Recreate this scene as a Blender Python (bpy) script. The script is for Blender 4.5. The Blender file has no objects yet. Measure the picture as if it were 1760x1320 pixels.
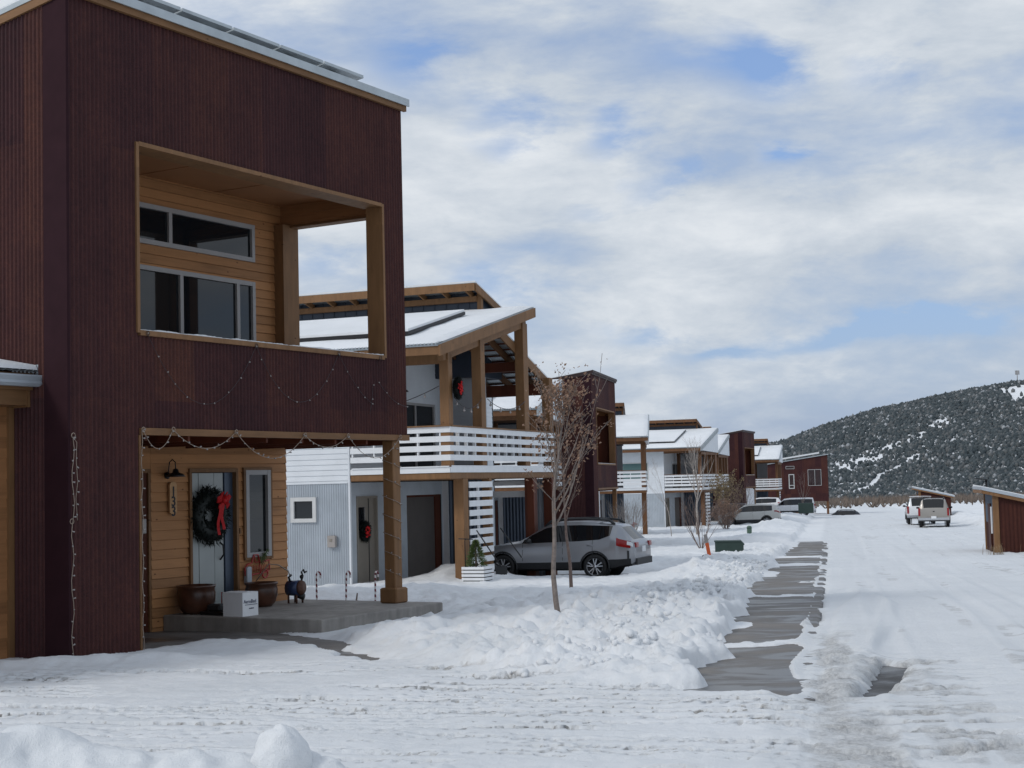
import bpy, math, random
import numpy as np
from mathutils import Vector, Matrix
random.seed(7)
C=bpy.data.collections.new('scene'); bpy.context.scene.collection.children.link(C)
R=math.radians
# ---------------------------------------------------------------- helpers
class MB:
    """collects shapes, then links them as ONE mesh object"""
    def __init__(s): s.v=[]; s.f=[]; s.sm=[]
    def add(s,vs,fs,smooth=False):
        b=len(s.v); s.v+= [tuple(map(float,p)) for p in vs]
        for f in fs: s.f.append([b+i for i in f]); s.sm.append(smooth)
        return s
    def box(s,x0,x1,y0,y1,z0,z1):
        x0,x1=sorted((x0,x1)); y0,y1=sorted((y0,y1)); z0,z1=sorted((z0,z1))
        vs=[(x,y,z) for z in (z0,z1) for y in (y0,y1) for x in (x0,x1)]
        return s.add(vs,[(0,2,3,1),(4,5,7,6),(0,1,5,4),(2,6,7,3),(0,4,6,2),(1,3,7,5)])
    def bbox(s,x0,x1,y0,y1,z0,z1,b=.008):
        # box with chamfered vertical edges and top
        x0,x1=sorted((x0,x1)); y0,y1=sorted((y0,y1)); z0,z1=sorted((z0,z1))
        def ring(i,z): return [(x0+i+b,y0+i,z),(x1-i-b,y0+i,z),(x1-i,y0+i+b,z),(x1-i,y1-i-b,z),(x1-i-b,y1-i,z),(x0+i+b,y1-i,z),(x0+i,y1-i-b,z),(x0+i,y0+i+b,z)]
        rs=ring(b,z0)+ring(0,z0+b)+ring(0,z1-b)+ring(b,z1)
        fs=[tuple(range(7,-1,-1)),tuple(range(24,32))]
        for k in range(3):
            for i in range(8): fs.append((k*8+i,k*8+(i+1)%8,(k+1)*8+(i+1)%8,(k+1)*8+i))
        return s.add(rs,fs)
    def prism(s,poly,axis,a,b):
        """poly = list of 2D points; axis 0: (y,z) extruded along x, 1: (x,z) along y, 2: (x,y) along z"""
        n=len(poly)
        def p(q,t):
            return (t,q[0],q[1]) if axis==0 else ((q[0],t,q[1]) if axis==1 else (q[0],q[1],t))
        vs=[p(q,a) for q in poly]+[p(q,b) for q in poly]
        fs=[tuple(range(n-1,-1,-1)),tuple(range(n,2*n))]+[(i,(i+1)%n,n+(i+1)%n,n+i) for i in range(n)]
        return s.add(vs,fs)
    def hexa(s,bot,top):
        vs=list(bot)+list(top)
        return s.add(vs,[(3,2,1,0),(4,5,6,7),(0,1,5,4),(1,2,6,5),(2,3,7,6),(3,0,4,7)])
    def beam(s,p,q,w,h,up=(0,0,1)):
        p=Vector(p);q=Vector(q);d=(q-p).normalized();u=Vector(up);sd=d.cross(u).normalized();u=sd.cross(d)
        def c(o): return [o+sd*w/2*a+u*h/2*b for a,b in ((-1,-1),(1,-1),(1,1),(-1,1))]
        return s.hexa(c(p),c(q))
    def tube(s,pts,r,n=6,cap=True,smooth=True):
        pts=[Vector(p) for p in pts]; rs=r if isinstance(r,(list,tuple)) else [r]*len(pts)
        vs=[];fs=[];prev=None
        for i,p in enumerate(pts):
            d=(pts[min(i+1,len(pts)-1)]-pts[max(i-1,0)])
            if d.length<1e-9: d=Vector((0,0,1))
            d.normalize()
            if prev is None:
                a=Vector((0,0,1)) if abs(d.z)<.9 else Vector((1,0,0)); u=d.cross(a).normalized()
            else:
                u=(prev-d*prev.dot(d)); u=u.normalized() if u.length>1e-6 else d.orthogonal().normalized()
            prev=u; w=d.cross(u)
            for k in range(n):
                t=2*math.pi*k/n; vs.append(p+(u*math.cos(t)+w*math.sin(t))*rs[i])
        for i in range(len(pts)-1):
            for k in range(n): fs.append((i*n+k,i*n+(k+1)%n,(i+1)*n+(k+1)%n,(i+1)*n+k))
        if cap: fs.append(tuple(range(n-1,-1,-1))); fs.append(tuple((len(pts)-1)*n+k for k in range(n)))
        return s.add(vs,fs,smooth)
    def lathe(s,prof,o=(0,0,0),n=24,axis='z',smooth=True,cap=True):
        vs=[];fs=[];o=Vector(o)
        for r,h in prof:
            for k in range(n):
                t=2*math.pi*k/n;a,b=r*math.cos(t),r*math.sin(t)
                vs.append(o+Vector((a,b,h) if axis=='z' else ((h,a,b) if axis=='x' else (a,h,b))))
        m=len(prof)
        for i in range(m-1):
            for k in range(n): fs.append((i*n+k,i*n+(k+1)%n,(i+1)*n+(k+1)%n,(i+1)*n+k))
        if cap: fs.append(tuple(range(n-1,-1,-1)));fs.append(tuple((m-1)*n+k for k in range(n)))
        return s.add(vs,fs,smooth)
    def ball(s,c,r,n=8,m=5,sq=(1,1,1)):
        vs=[];fs=[]
        for i in range(1,m):
            a=math.pi*i/m
            for k in range(n):
                t=2*math.pi*k/n; vs.append((c[0]+r*sq[0]*math.sin(a)*math.cos(t),c[1]+r*sq[1]*math.sin(a)*math.sin(t),c[2]+r*sq[2]*math.cos(a)))
        top=len(vs); vs.append((c[0],c[1],c[2]+r*sq[2])); vs.append((c[0],c[1],c[2]-r*sq[2]))
        for i in range(m-2):
            for k in range(n): fs.append((i*n+k,(i+1)*n+k,(i+1)*n+(k+1)%n,i*n+(k+1)%n))
        for k in range(n): fs.append((top,k,(k+1)%n)); fs.append((top+1,(m-2)*n+(k+1)%n,(m-2)*n+k))
        return s.add(vs,fs,True)
    # face-oriented surfaces. face 'F' looks to +x at x=c, 'S' looks to -y at y=c, 'B' looks to +y at y=c; u runs along the wall
    @staticmethod
    def P(face,c,u,z,d):
        return (c+d,u,z) if face=='F' else ((u,c-d,z) if face=='S' else ((u,c+d,z) if face=='B' else (c-d,u,z)))
    def slab(s,face,c,u0,u1,z0,z1,d0,d1):
        a=s.P(face,c,u0,z0,d0); b=s.P(face,c,u1,z1,d1)
        return s.box(a[0],b[0],a[1],b[1],a[2],b[2])
    def corr(s,face,c,u0,u1,z0,z1,pitch=.068,amp=.009,seg=8):
        """corrugated sheet; z0/z1 may be functions of u"""
        n=max(2,int((u1-u0)/pitch*seg)+1); vs=[]
        f0=z0 if callable(z0) else (lambda u:z0); f1=z1 if callable(z1) else (lambda u:z1)
        for i in range(n+1):
            u=u0+(u1-u0)*i/n; d=amp*(1+math.sin(2*math.pi*u/pitch))
            vs+= [s.P(face,c,u,f0(u),d),s.P(face,c,u,f1(u),d)]
        fs=[(2*i,2*i+2,2*i+3,2*i+1) if face in'FS' else (2*i+1,2*i+3,2*i+2,2*i) for i in range(n)]
        return s.add(vs,fs,True)
    def lap(s,face,c,u0,u1,z0,z1,pitch=.14,th=.016,zref=0.,gap=.0005):
        k0=math.floor((z0-zref)/pitch+1e-6); z=zref+k0*pitch
        if gap>.001: s.add([s.P(face,c,u,zz,-.012) for u,zz in((u0,z0),(u1,z0),(u1,z1),(u0,z1))],[(0,1,2,3)])
        while z<z1-1e-4:
            a=max(z,z0);b=min(z+pitch,z1)
            da=th*(1-(a-z)/pitch);db=th*(1-(b-z)/pitch)
            if b-a>.004:
                vs=[s.P(face,c,u,zz,dd) for u in(u0,u1) for zz,dd in((a,-.01),(a,da+.002),(b-gap,db+.002),(b-gap,-.01))]
                s.add(vs,[(0,3,2,1),(4,5,6,7),(0,1,5,4),(1,2,6,5),(2,3,7,6),(3,0,4,7)])
            z+=pitch
        return s
    def build(s,name,mat,parent=None,loc=None,label=None):
        me=bpy.data.meshes.new(name); me.from_pydata(s.v,[],s.f)
        me.polygons.foreach_set('use_smooth',s.sm); me.materials.append(mat); me.update()
        o=bpy.data.objects.new(name,me); C.objects.link(o)
        if parent: o.parent=parent
        if loc: o.location=loc
        if label: o['label']=label
        return o
def fixnormals(o):
    import bmesh
    bm=bmesh.new(); bm.from_mesh(o.data); bmesh.ops.recalc_face_normals(bm,faces=bm.faces); bm.to_mesh(o.data); bm.free(); return o
def rects(u0,u1,z0,z1,holes):
    """split a rectangle around rectangular holes"""
    us=sorted({u0,u1,*[min(max(h[i],u0),u1) for h in holes for i in(0,1)]})
    out=[]
    for a,b in zip(us[:-1],us[1:]):
        hs=sorted([(h[2],h[3]) for h in holes if h[0]<b-1e-6 and h[1]>a+1e-6]); z=z0
        for p,q in hs:
            if p>z+1e-6: out.append((a,b,z,min(p,z1)))
            z=max(z,q)
        if z<z1-1e-6: out.append((a,b,z,z1))
    return out
def tag(o,label,cat,group=None):
    o['label']=label; o['category']=cat
    if group: o['group']=group
    return o
def empty(name,loc,rz=0,label='',cat='',group=None):
    o=bpy.data.objects.new(name,None); C.objects.link(o); o.location=loc; o.rotation_euler=(0,0,R(rz)); o.empty_display_size=.3
    return tag(o,label,cat,group)
def copy_tree(o,parent=None):
    c=o.copy(); C.objects.link(c); c.parent=parent
    for ch in [x for x in C.objects if x.parent==o]: copy_tree(ch,c)
    return c
KY=[-80,0,10,17.7,21.5,28,42,98,141,200,420,900]; KZ=[.9,.1,-.05,-.185,-.215,-.45,-.9,-1.7,-2.15,-2.9,-5.6,-9]
def gz(y): return float(np.interp(y,KY,KZ))
# ---------------------------------------------------------------- materials
def nt(name):
    m=bpy.data.materials.new(name); m.use_nodes=True; t=m.node_tree; return m,t,t.nodes['Principled BSDF']
def N(t,typ,**k):
    n=t.nodes.new(typ)
    for a,b in k.items():
        if a.startswith('i_'): n.inputs[a[2:].replace('_',' ')].default_value=b
        else: setattr(n,a,b)
    return n
def ramp(t,stops,src):
    n=t.nodes.new('ShaderNodeValToRGB'); e=n.color_ramp.elements
    while len(e)<len(stops): e.new(.5)
    for i,(p,c) in enumerate(stops): e[i].position=p; e[i].color=(*c,1) if not isinstance(c,(int,float)) else (c,c,c,1)
    t.links.new(src,n.inputs[0]); return n
def mapping(t,scale,coord='Object',rot=(0,0,0)):
    tc=N(t,'ShaderNodeTexCoord'); mp=N(t,'ShaderNodeMapping'); mp.inputs['Scale'].default_value=scale; mp.inputs['Rotation'].default_value=rot
    t.links.new(tc.outputs[coord],mp.inputs[0]); return mp
def mix(t,fac,a,b,mode='MIX'):
    n=N(t,'ShaderNodeMix',data_type='RGBA',blend_type=mode)
    for k,v in((0,fac),(6,a),(7,b)):
        if isinstance(v,(int,float)): n.inputs[k].default_value=v
        elif isinstance(v,tuple): n.inputs[k].default_value=(*v,1)
        else: t.links.new(v,n.inputs[k])
    return n.outputs[2]
def math_(t,op,a,b=None,c=None):
    n=N(t,'ShaderNodeMath',operation=op)
    for i,v in enumerate((a,b,c)):
        if v is None: continue
        if isinstance(v,(int,float)): n.inputs[i].default_value=v
        else: t.links.new(v,n.inputs[i])
    return n.outputs[0]
def bump(t,b,h,strength=.3,dist=.01):
    n=N(t,'ShaderNodeBump'); n.inputs['Strength'].default_value=strength; n.inputs['Distance'].default_value=dist
    t.links.new(h,n.inputs['Height']); t.links.new(n.outputs[0],b.inputs['Normal'])
def noise(t,mp,scale,detail=4,rough=.6,dist=0.):
    n=N(t,'ShaderNodeTexNoise'); n.inputs['Scale'].default_value=scale; n.inputs['Detail'].default_value=detail; n.inputs['Roughness'].default_value=rough; n.inputs['Distortion'].default_value=dist
    t.links.new(mp.outputs[0],n.inputs['Vector']); return n.outputs['Fac']
def simple(name,col,rough=.6,metal=0.,var=.12,vs=6.,bs=0.,spec=.5):
    m,t,b=nt(name); mp=mapping(t,(1,1,1)); n=noise(t,mp,vs,5)
    r=ramp(t,[(.3,tuple(c*(1-var) for c in col)),(.7,tuple(min(1,c*(1+var)) for c in col))],n)
    t.links.new(r.outputs[0],b.inputs['Base Color']); b.inputs['Roughness'].default_value=rough; b.inputs['Metallic'].default_value=metal
    b.inputs['Specular IOR Level'].default_value=spec
    if bs: bump(t,b,noise(t,mp,vs*6,4),bs,.005)
    return m
def rust_mat(name='rusted_metal',dark=(.032,.0120,.0140),mid=(.060,.0220,.0220),light=(.100,.037,.030)):
    m,t,b=nt(name); tc=N(t,'ShaderNodeTexCoord'); sep=N(t,'ShaderNodeSeparateXYZ'); t.links.new(tc.outputs['Object'],sep.inputs[0])
    u=math_(t,'ADD',sep.outputs[0],sep.outputs[1])
    # sheet panels .72 m wide, each with its own tone
    pid=math_(t,'FLOOR',math_(t,'DIVIDE',u,.72)); zid=math_(t,'FLOOR',math_(t,'DIVIDE',sep.outputs[2],3.1))
    cmb=N(t,'ShaderNodeCombineXYZ'); t.links.new(pid,cmb.inputs[0]); t.links.new(zid,cmb.inputs[1])
    wn=N(t,'ShaderNodeTexWhiteNoise',noise_dimensions='3D'); t.links.new(cmb.outputs[0],wn.inputs['Vector'])
    hue=ramp(t,[(.0,(.95,.96,1.04)),(.5,(1.,1.,1.)),(1.,(1.07,1.09,.93))],wn.outputs['Value'])
    mp=mapping(t,(9,9,.55)); st=noise(t,mp,1.4,6,.65,.3)
    mp2=mapping(t,(1,1,1)); sp=noise(t,mp2,55,4,.7); bg=noise(t,mp2,.9,3)
    f=math_(t,'ADD',math_(t,'MULTIPLY',wn.outputs['Value'],.14),math_(t,'MULTIPLY',st,.34)); f=math_(t,'ADD',f,math_(t,'MULTIPLY',bg,.36)); f=math_(t,'ADD',f,math_(t,'MULTIPLY',noise(t,mp2,9.,5,.7),.34))
    r=ramp(t,[(.38,dark),(.58,mid),(.80,light)],f)
    r2=ramp(t,[(.3,(.62,.62,.66)),(.52,(1,1,1)),(.75,(1.5,1.35,1.2))],sp)
    t.links.new(mix(t,1.,mix(t,1.,r.outputs[0],hue.outputs[0],'MULTIPLY'),r2.outputs[0],'MULTIPLY'),b.inputs['Base Color'])
    rr=ramp(t,[(.3,.42),(.7,.72)],sp); t.links.new(rr.outputs[0],b.inputs['Roughness'])
    bump(t,b,sp,.12,.004); b.inputs['Specular IOR Level'].default_value=.16
    return m
def wood_mat(name,col,board=.14,vertical=False,beam=False,rough=.62,knots=True,grain=(1.3,1.3,26)):
    m,t,b=nt(name); tc=N(t,'ShaderNodeTexCoord'); sep=N(t,'ShaderNodeSeparateXYZ'); t.links.new(tc.outputs['Object'],sep.inputs[0])
    u=math_(t,'ADD',sep.outputs[0],sep.outputs[1]); a=u if vertical else sep.outputs[2]
    pid=math_(t,'FLOOR',math_(t,'DIVIDE',a,board)); wn=N(t,'ShaderNodeTexWhiteNoise',noise_dimensions='1D'); t.links.new(pid,wn.inputs['W'])
    off=N(t,'ShaderNodeVectorMath',operation='ADD'); t.links.new(tc.outputs['Object'],off.inputs[0])
    cm=N(t,'ShaderNodeCombineXYZ'); t.links.new(math_(t,'MULTIPLY',wn.outputs['Value'],7.),cm.inputs[0]); t.links.new(cm.outputs[0],off.inputs[1])
    mp=N(t,'ShaderNodeMapping'); mp.inputs['Scale'].default_value=grain if not vertical else (grain[2],grain[2],grain[0]); t.links.new(off.outputs[0],mp.inputs[0])
    g=noise(t,mp,1.,6,.62,.6); mp3=N(t,'ShaderNodeMapping'); mp3.inputs['Scale'].default_value=(1,1,1); t.links.new(off.outputs[0],mp3.inputs[0]); lg=noise(t,mp3,1.1,3)
    f=math_(t,'ADD',math_(t,'MULTIPLY',g,.5),math_(t,'MULTIPLY',wn.outputs['Value'],0. if beam else .3)); f=math_(t,'ADD',f,math_(t,'MULTIPLY',lg,.35))
    r=ramp(t,[(.28,tuple(c*.62 for c in col)),(.55,col),(.85,tuple(min(1,c*1.3) for c in col))],f); out=r.outputs[0]
    if knots:
        mk=N(t,'ShaderNodeMapping'); mk.inputs['Scale'].default_value=(1.7,1.7,3.4) if not vertical else (3.4,3.4,1.2); t.links.new(off.outputs[0],mk.inputs[0])
        vo=N(t,'ShaderNodeTexVoronoi'); vo.inputs['Scale'].default_value=1.9; t.links.new(mk.outputs[0],vo.inputs['Vector'])
        k=ramp(t,[(.045,(.28,.2,.16)),(.085,(1,1,1))],vo.outputs['Distance']); out=mix(t,1.,out,k.outputs[0],'MULTIPLY')
    t.links.new(out,b.inputs['Base Color']); b.inputs['Roughness'].default_value=rough; bump(t,b,g,.15,.004); b.inputs['Specular IOR Level'].default_value=.3
    return m
M={}
M['rust']=rust_mat()
M['rust2']=rust_mat('rust_red_metal',(.030,.009,.008),(.052,.016,.012),(.085,.027,.017))
M['sign_wood']=wood_mat('pale_sign_wood',(.50,.29,.14),3.,knots=False)
M['rust_edge']=simple('dark_rust_edge',(.03,.013,.012),.6,0,.2,4)
M['trim']=simple('dark_purple_flashing',(.030,.0125,.0165),.8,0,.12,3,0.,.08)
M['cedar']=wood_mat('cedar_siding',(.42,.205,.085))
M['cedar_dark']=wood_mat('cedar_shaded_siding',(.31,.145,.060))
M['ply']=wood_mat('plywood_ceiling',(.27,.125,.054),2.,knots=False)
M['door_wood']=wood_mat('dark_stained_boards',(.10,.026,.012),.3,True,knots=False)
M['timber']=wood_mat('timber_beam',(.24,.125,.055),3.,beam=True,grain=(9,9,1.4))
M['timber_h']=wood_mat('timber_fascia',(.225,.115,.050),3.,beam=True,grain=(1.5,1.5,14))
M['timber_far']=wood_mat('timber_brown',(.17,.080,.036),3.,beam=True,knots=False,grain=(6,6,1.4))
M['clap']=simple('white_clapboard_paint',(.68,.71,.74),.5,0,.05,2,.0)
M['clap_grey']=simple('pale_grey_clapboard',(.44,.46,.49),.5,0,.05,2)
M['white']=simple('white_painted_board',(.74,.755,.77),.45,0,.05,4)
M['galv']=simple('galvanised_metal',(.40,.44,.48),.38,.25,.10,1.5)
M['galv_dark']=simple('blue_grey_metal',(.07,.095,.135),.4,.2,.15,2)
M['navy']=simple('navy_standing_seam',(.028,.040,.062),.45,.1,.15,2)
M['roofmetal']=simple('bare_roof_metal',(.42,.46,.48),.35,.5,.12,3)
M['concrete']=None
M['frame']=simple('taupe_window_frame',(.36,.35,.345),.45,0,.05,4)
M['frame_w']=simple('pale_window_frame',(.58,.58,.57),.45,0,.05,4)
M['black']=simple('black_metal',(.012,.012,.014),.45,.3,.2,8)
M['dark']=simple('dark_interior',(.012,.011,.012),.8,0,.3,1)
M['door']=simple('grey_green_door_paint',(.40,.43,.42),.4,0,.05,3)
M['garage']=simple('brown_garage_door',(.13,.115,.105),.55,0,.08,3)
M['tan']=simple('tan_door_paint',(.24,.215,.18),.5,0,.08,3)
M['clay']=simple('glazed_clay',(.075,.030,.017),.32,0,.55,5)
M['card']=simple('white_cardboard',(.74,.75,.76),.6,0,.04,4)
M['ink']=simple('blue_black_ink',(.02,.03,.08),.6,0,.05,4)
M['red']=simple('red_ribbon',(.48,.004,.006),.75,0,.25,30)
M['redmetal']=simple('red_paint',(.42,.035,.03),.4,0,.1,8)
M['needle']=simple('dark_green_needles',(.005,.010,.008),.6,0,.5,25)
M['needle2']=simple('yellow_green_needles',(.09,.13,.04),.6,0,.4,25)
M['wire']=simple('cream_cable',(.30,.23,.18),.5,0,.05,4)
M['wire_dark']=simple('dark_cable',(.03,.02,.025),.5,0,.05,4)
M['bulb']=simple('clear_bulb',(.34,.31,.29),.25,0,.05,4)
M['snow_roof']=None
M['bark']=simple('grey_brown_bark',(.20,.165,.145),.8,0,.3,18,.3)
M['bark_pale']=simple('pale_bark',(.34,.30,.27),.8,0,.25,14,.3)
M['twig']=simple('brown_twig',(.17,.12,.10),.8,0,.3,18)
M['leaf']=simple('dry_tan_leaf',(.27,.165,.11),.7,0,.45,9)
M['leaf2']=simple('dry_olive_leaf',(.20,.15,.075),.7,0,.4,9)
M['grass']=simple('dry_grass',(.30,.21,.12),.8,0,.3,9)
M['tyre']=simple('tyre_rubber',(.018,.018,.019),.75,0,.2,12)
M['rim']=simple('machined_alloy',(.55,.56,.58),.25,.9,.05,5)
M['rim_dark']=simple('dark_alloy',(.03,.03,.033),.4,.5,.1,5)
M['plastic']=simple('black_plastic_cladding',(.022,.023,.025),.55,0,.15,12)
M['tail']=simple('red_tail_lens',(.26,.006,.008),.15,0,.1,12)
M['lens']=simple('clear_lens',(.62,.64,.66),.12,.2,.05,12)
M['green']=simple('dark_green_steel',(.020,.042,.034),.5,0,.1,4)
M['green_l']=simple('pale_green_plastic',(.10,.17,.12),.5,0,.1,4)
M['orange']=simple('orange_plastic',(.75,.13,.03),.5,0,.05,6)
M['hydrant']=simple('red_hydrant_paint',(.45,.03,.03),.45,0,.15,8)
M['pink']=simple('faded_pink_fabric',(.45,.20,.20),.7,0,.2,12)
M['blue']=simple('blue_glazed_metal',(.03,.05,.12),.35,.2,.4,8)
M['rusty']=simple('brown_rusty_metal',(.10,.045,.03),.6,.3,.4,12)
def paint(name,col,metal=.6,rough=.32):
    m,t,b=nt(name); mp=mapping(t,(1,1,1)); n=noise(t,mp,3,5); sep=N(t,'ShaderNodeSeparateXYZ'); t.links.new(mp.outputs[0],sep.inputs[0])
    lo=ramp(t,[(.0,.8),(.45,.0)],sep.outputs[2]); d=math_(t,'MULTIPLY',math_(t,'MULTIPLY',lo.outputs[0],n),.9)   # road salt on the lower panels
    t.links.new(mix(t,d,col,(.36,.35,.33)),b.inputs['Base Color']); b.inputs['Metallic'].default_value=metal; b.inputs['Roughness'].default_value=rough
    b.inputs['Coat Weight'].default_value=.5; b.inputs['Coat Roughness'].default_value=.08
    return m
M['silver']=paint('silver_car_paint',(.30,.31,.33))
M['silver2']=paint('warm_silver_car_paint',(.50,.495,.47),.4,.4)
M['champagne']=paint('champagne_car_paint',(.33,.305,.275),.35,.4)
M['whitecar']=paint('white_car_paint',(.74,.75,.76),.0,.35)
M['darkcar']=paint('dark_blue_car_paint',(.02,.025,.035),.3,.3)
def glass(name,base=(.010,.013,.016),rough=.03):
    m,t,b=nt(name); b.inputs['Base Color'].default_value=(*base,1); b.inputs['Roughness'].default_value=rough; b.inputs['Specular IOR Level'].default_value=.6
    mp=mapping(t,(1,1,1)); n=noise(t,mp,1.1,1,.4); bump(t,b,n,.02,.01); return m
M['glass']=glass('dark_window_glass'); M['carglass']=glass('tinted_car_glass',(.008,.009,.011),.02)
M['glass_teal']=glass('teal_window_glass',(.10,.17,.17),.1)
def concrete():
    m,t,b=nt('concrete'); mp=mapping(t,(1,1,1)); n=noise(t,mp,1.3,6,.65); f=noise(t,mp,60,3)
    # damp streaks, laid across the walk
    mp2=mapping(t,(.7,1.,1),rot=(0,0,R(12))); w=noise(t,mp2,.9,7,.62,.6)
    r=ramp(t,[(.3,(.13,.12,.112)),(.7,(.21,.195,.18))],n); wet=ramp(t,[(.42,0.),(.60,1.)],w)
    c=mix(t,wet.outputs[0],r.outputs[0],(.070,.066,.064)); c=mix(t,.25,c,f,'OVERLAY'); t.links.new(c,b.inputs['Base Color'])
    rr=ramp(t,[(.44,.8),(.58,.30)],w); t.links.new(rr.outputs[0],b.inputs['Roughness']); bump(t,b,f,.2,.003); return m
M['concrete']=concrete()
def dryconc():
    m,t,b=nt('porch_concrete'); mp=mapping(t,(1,1,1)); n=noise(t,mp,1.8,6,.65); mp2=mapping(t,(7,7,.8)); s=noise(t,mp2,1,5)
    r=ramp(t,[(.3,(.19,.175,.16)),(.7,(.31,.29,.265))],n); c=mix(t,.5,r.outputs[0],s,'OVERLAY'); t.links.new(c,b.inputs['Base Color']); b.inputs['Roughness'].default_value=.8; bump(t,b,noise(t,mp,70,3),.2,.003); return m
M['porch']=dryconc()
def asphalt():
    m,t,b=nt('wet_asphalt'); mp=mapping(t,(1,1,1)); n=noise(t,mp,90,3); w=noise(t,mp,1.2,5)
    r=ramp(t,[(.3,(.035,.035,.037)),(.7,(.075,.073,.072))],n); t.links.new(r.outputs[0],b.inputs['Base Color']); rr=ramp(t,[(.4,.3),(.6,.8)],w); t.links.new(rr.outputs[0],b.inputs['Roughness']); bump(t,b,n,.4,.004); return m
M['asphalt']=asphalt()
def snow(name,attr=False):
    m,t,b=nt(name); mp=mapping(t,(1,1,1)); n=noise(t,mp,16,8,.68); big=noise(t,mp,.5,3); fine=noise(t,mp,160,2)
    col=ramp(t,[(.3,(.73,.75,.765)),(.7,(.82,.835,.85))],big).outputs[0]
    if attr:
        at=N(t,'ShaderNodeAttribute',attribute_name='dirt'); n2=noise(t,mp,5,8,.75,.5)
        f=ramp(t,[(.30,0.),(.62,1.)],math_(t,'MULTIPLY',math_(t,'ADD',n2,.35),at.outputs['Fac'])).outputs[0]
        n3=noise(t,mp,30,4); dc=ramp(t,[(.38,(.15,.135,.12)),(.62,(.52,.505,.48))],n3).outputs[0]
        col=mix(t,f,col,dc)
        sg=N(t,'ShaderNodeAttribute',attribute_name='packed'); pk=math_(t,'MULTIPLY',sg.outputs['Fac'],.55)
        col=mix(t,pk,col,(.60,.625,.645))
    t.links.new(col,b.inputs['Base Color']); b.inputs['Roughness'].default_value=.65; b.inputs['Specular IOR Level'].default_value=.25
    h=math_(t,'ADD',math_(t,'MULTIPLY',n,.9),math_(t,'MULTIPLY',fine,.35)); bump(t,b,h,.6,.035)
    return m
M['snow']=snow('snow',True); M['snow_roof']=snow('roof_snow')
# ---------------------------------------------------------------- ground
def hash2(ix,iy,seed):
    n=(ix.astype(np.int64)*374761393+iy.astype(np.int64)*668265263+seed*1442695041)&0x7fffffff
    n=((n^(n>>13))*1274126177)&0x7fffffff; return ((n^(n>>16))&0xffff)/65535.
def vn(x,y,seed=0):
    ix=np.floor(x);iy=np.floor(y);fx=x-ix;fy=y-iy;fx=fx*fx*fx*(fx*(fx*6-15)+10);fy=fy*fy*fy*(fy*(fy*6-15)+10)
    a=hash2(ix,iy,seed);b=hash2(ix+1,iy,seed);c=hash2(ix,iy+1,seed);d=hash2(ix+1,iy+1,seed)
    return (a*(1-fx)+b*fx)*(1-fy)+(c*(1-fx)+d*fx)*fy
def fbm(x,y,o=5,seed=0,rough=.5):
    s=0;a=1;t=0
    for i in range(o):
        c,d=math.cos(.6*i+.3),math.sin(.6*i+.3)
        s=s+a*vn(x*c-y*d,x*d+y*c,seed+i*17); t+=a; x=x*2.03;y=y*2.03;a*=rough
    return s/t
def worley(x,y,seed=0):
    ix=np.floor(x);iy=np.floor(y);d=np.full(np.shape(x),9.);h=np.zeros(np.shape(x))
    for i in(-1,0,1):
        for j in(-1,0,1):
            cx=ix+i;cy=iy+j;px=cx+.15+.7*hash2(cx,cy,seed);py=cy+.15+.7*hash2(cx,cy,seed+1);ax=.6+.8*hash2(cx,cy,seed+3)
            q=np.maximum(np.abs(x-px)*ax,np.abs(y-py)/ax)*.75+.25*np.hypot(x-px,y-py); m=q<d; d=np.where(m,q,d); h=np.where(m,hash2(cx,cy,seed+2),h)
    return d,h
def ss(a,b,x): t=np.clip((x-a)/(b-a),0,1); return t*t*(3-2*t)
def inpoly(x,y,poly,soft=.0):
    """signed distance to a polygon, negative inside"""
    d=np.full(np.shape(x),1e9); ins=np.zeros(np.shape(x),bool); n=len(poly)
    for i in range(n):
        ax,ay=poly[i];bx,by=poly[(i+1)%n]; ex,ey=bx-ax,by-ay; wx,wy=x-ax,y-ay
        t=np.clip((wx*ex+wy*ey)/(ex*ex+ey*ey),0,1); d=np.minimum(d,np.hypot(wx-t*ex,wy-t*ey))
        c=((ay>y)!=(by>y))&(x<(bx-ax)*(y-ay)/(by-ay+1e-12)+ax); ins^=c
    return np.where(ins,-d,d)
def segd(x,y,ax,ay,bx,by):
    ex,ey=bx-ax,by-ay;wx,wy=x-ax,y-ay;t=np.clip((wx*ex+wy*ey)/(ex*ex+ey*ey),0,1);return np.hypot(wx-t*ex,wy-t*ey)
ST=math.tan(R(11.75)); CS=math.cos(R(11.75))
def edge(y): return -.36+ST*y            # street-side edge of the walk
WALK=1.55
H1O=Vector((-5.2,17.67,-.19)); H1R=-30.3
def toH1(x,y):
    a=R(H1R);dx,dy=x-H1O.x,y-H1O.y; return dx*math.cos(a)+dy*math.sin(a),-dx*math.sin(a)+dy*math.cos(a)
def fromH1(x,y,z=0): a=R(H1R); return Vector((H1O.x+x*math.cos(a)-y*math.sin(a),H1O.y+x*math.sin(a)+y*math.cos(a),H1O.z+z))
H2O=Vector((-1.6,38,-.7)); H2R=-21.3
def toH(O,rz,x,y):
    a=R(rz);dx,dy=x-O.x,y-O.y; return dx*math.cos(a)+dy*math.sin(a),-dx*math.sin(a)+dy*math.cos(a)
DRIVES=[]  # (origin, rz, y0, y1, xstart) of packed driveways in front of the houses
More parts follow.
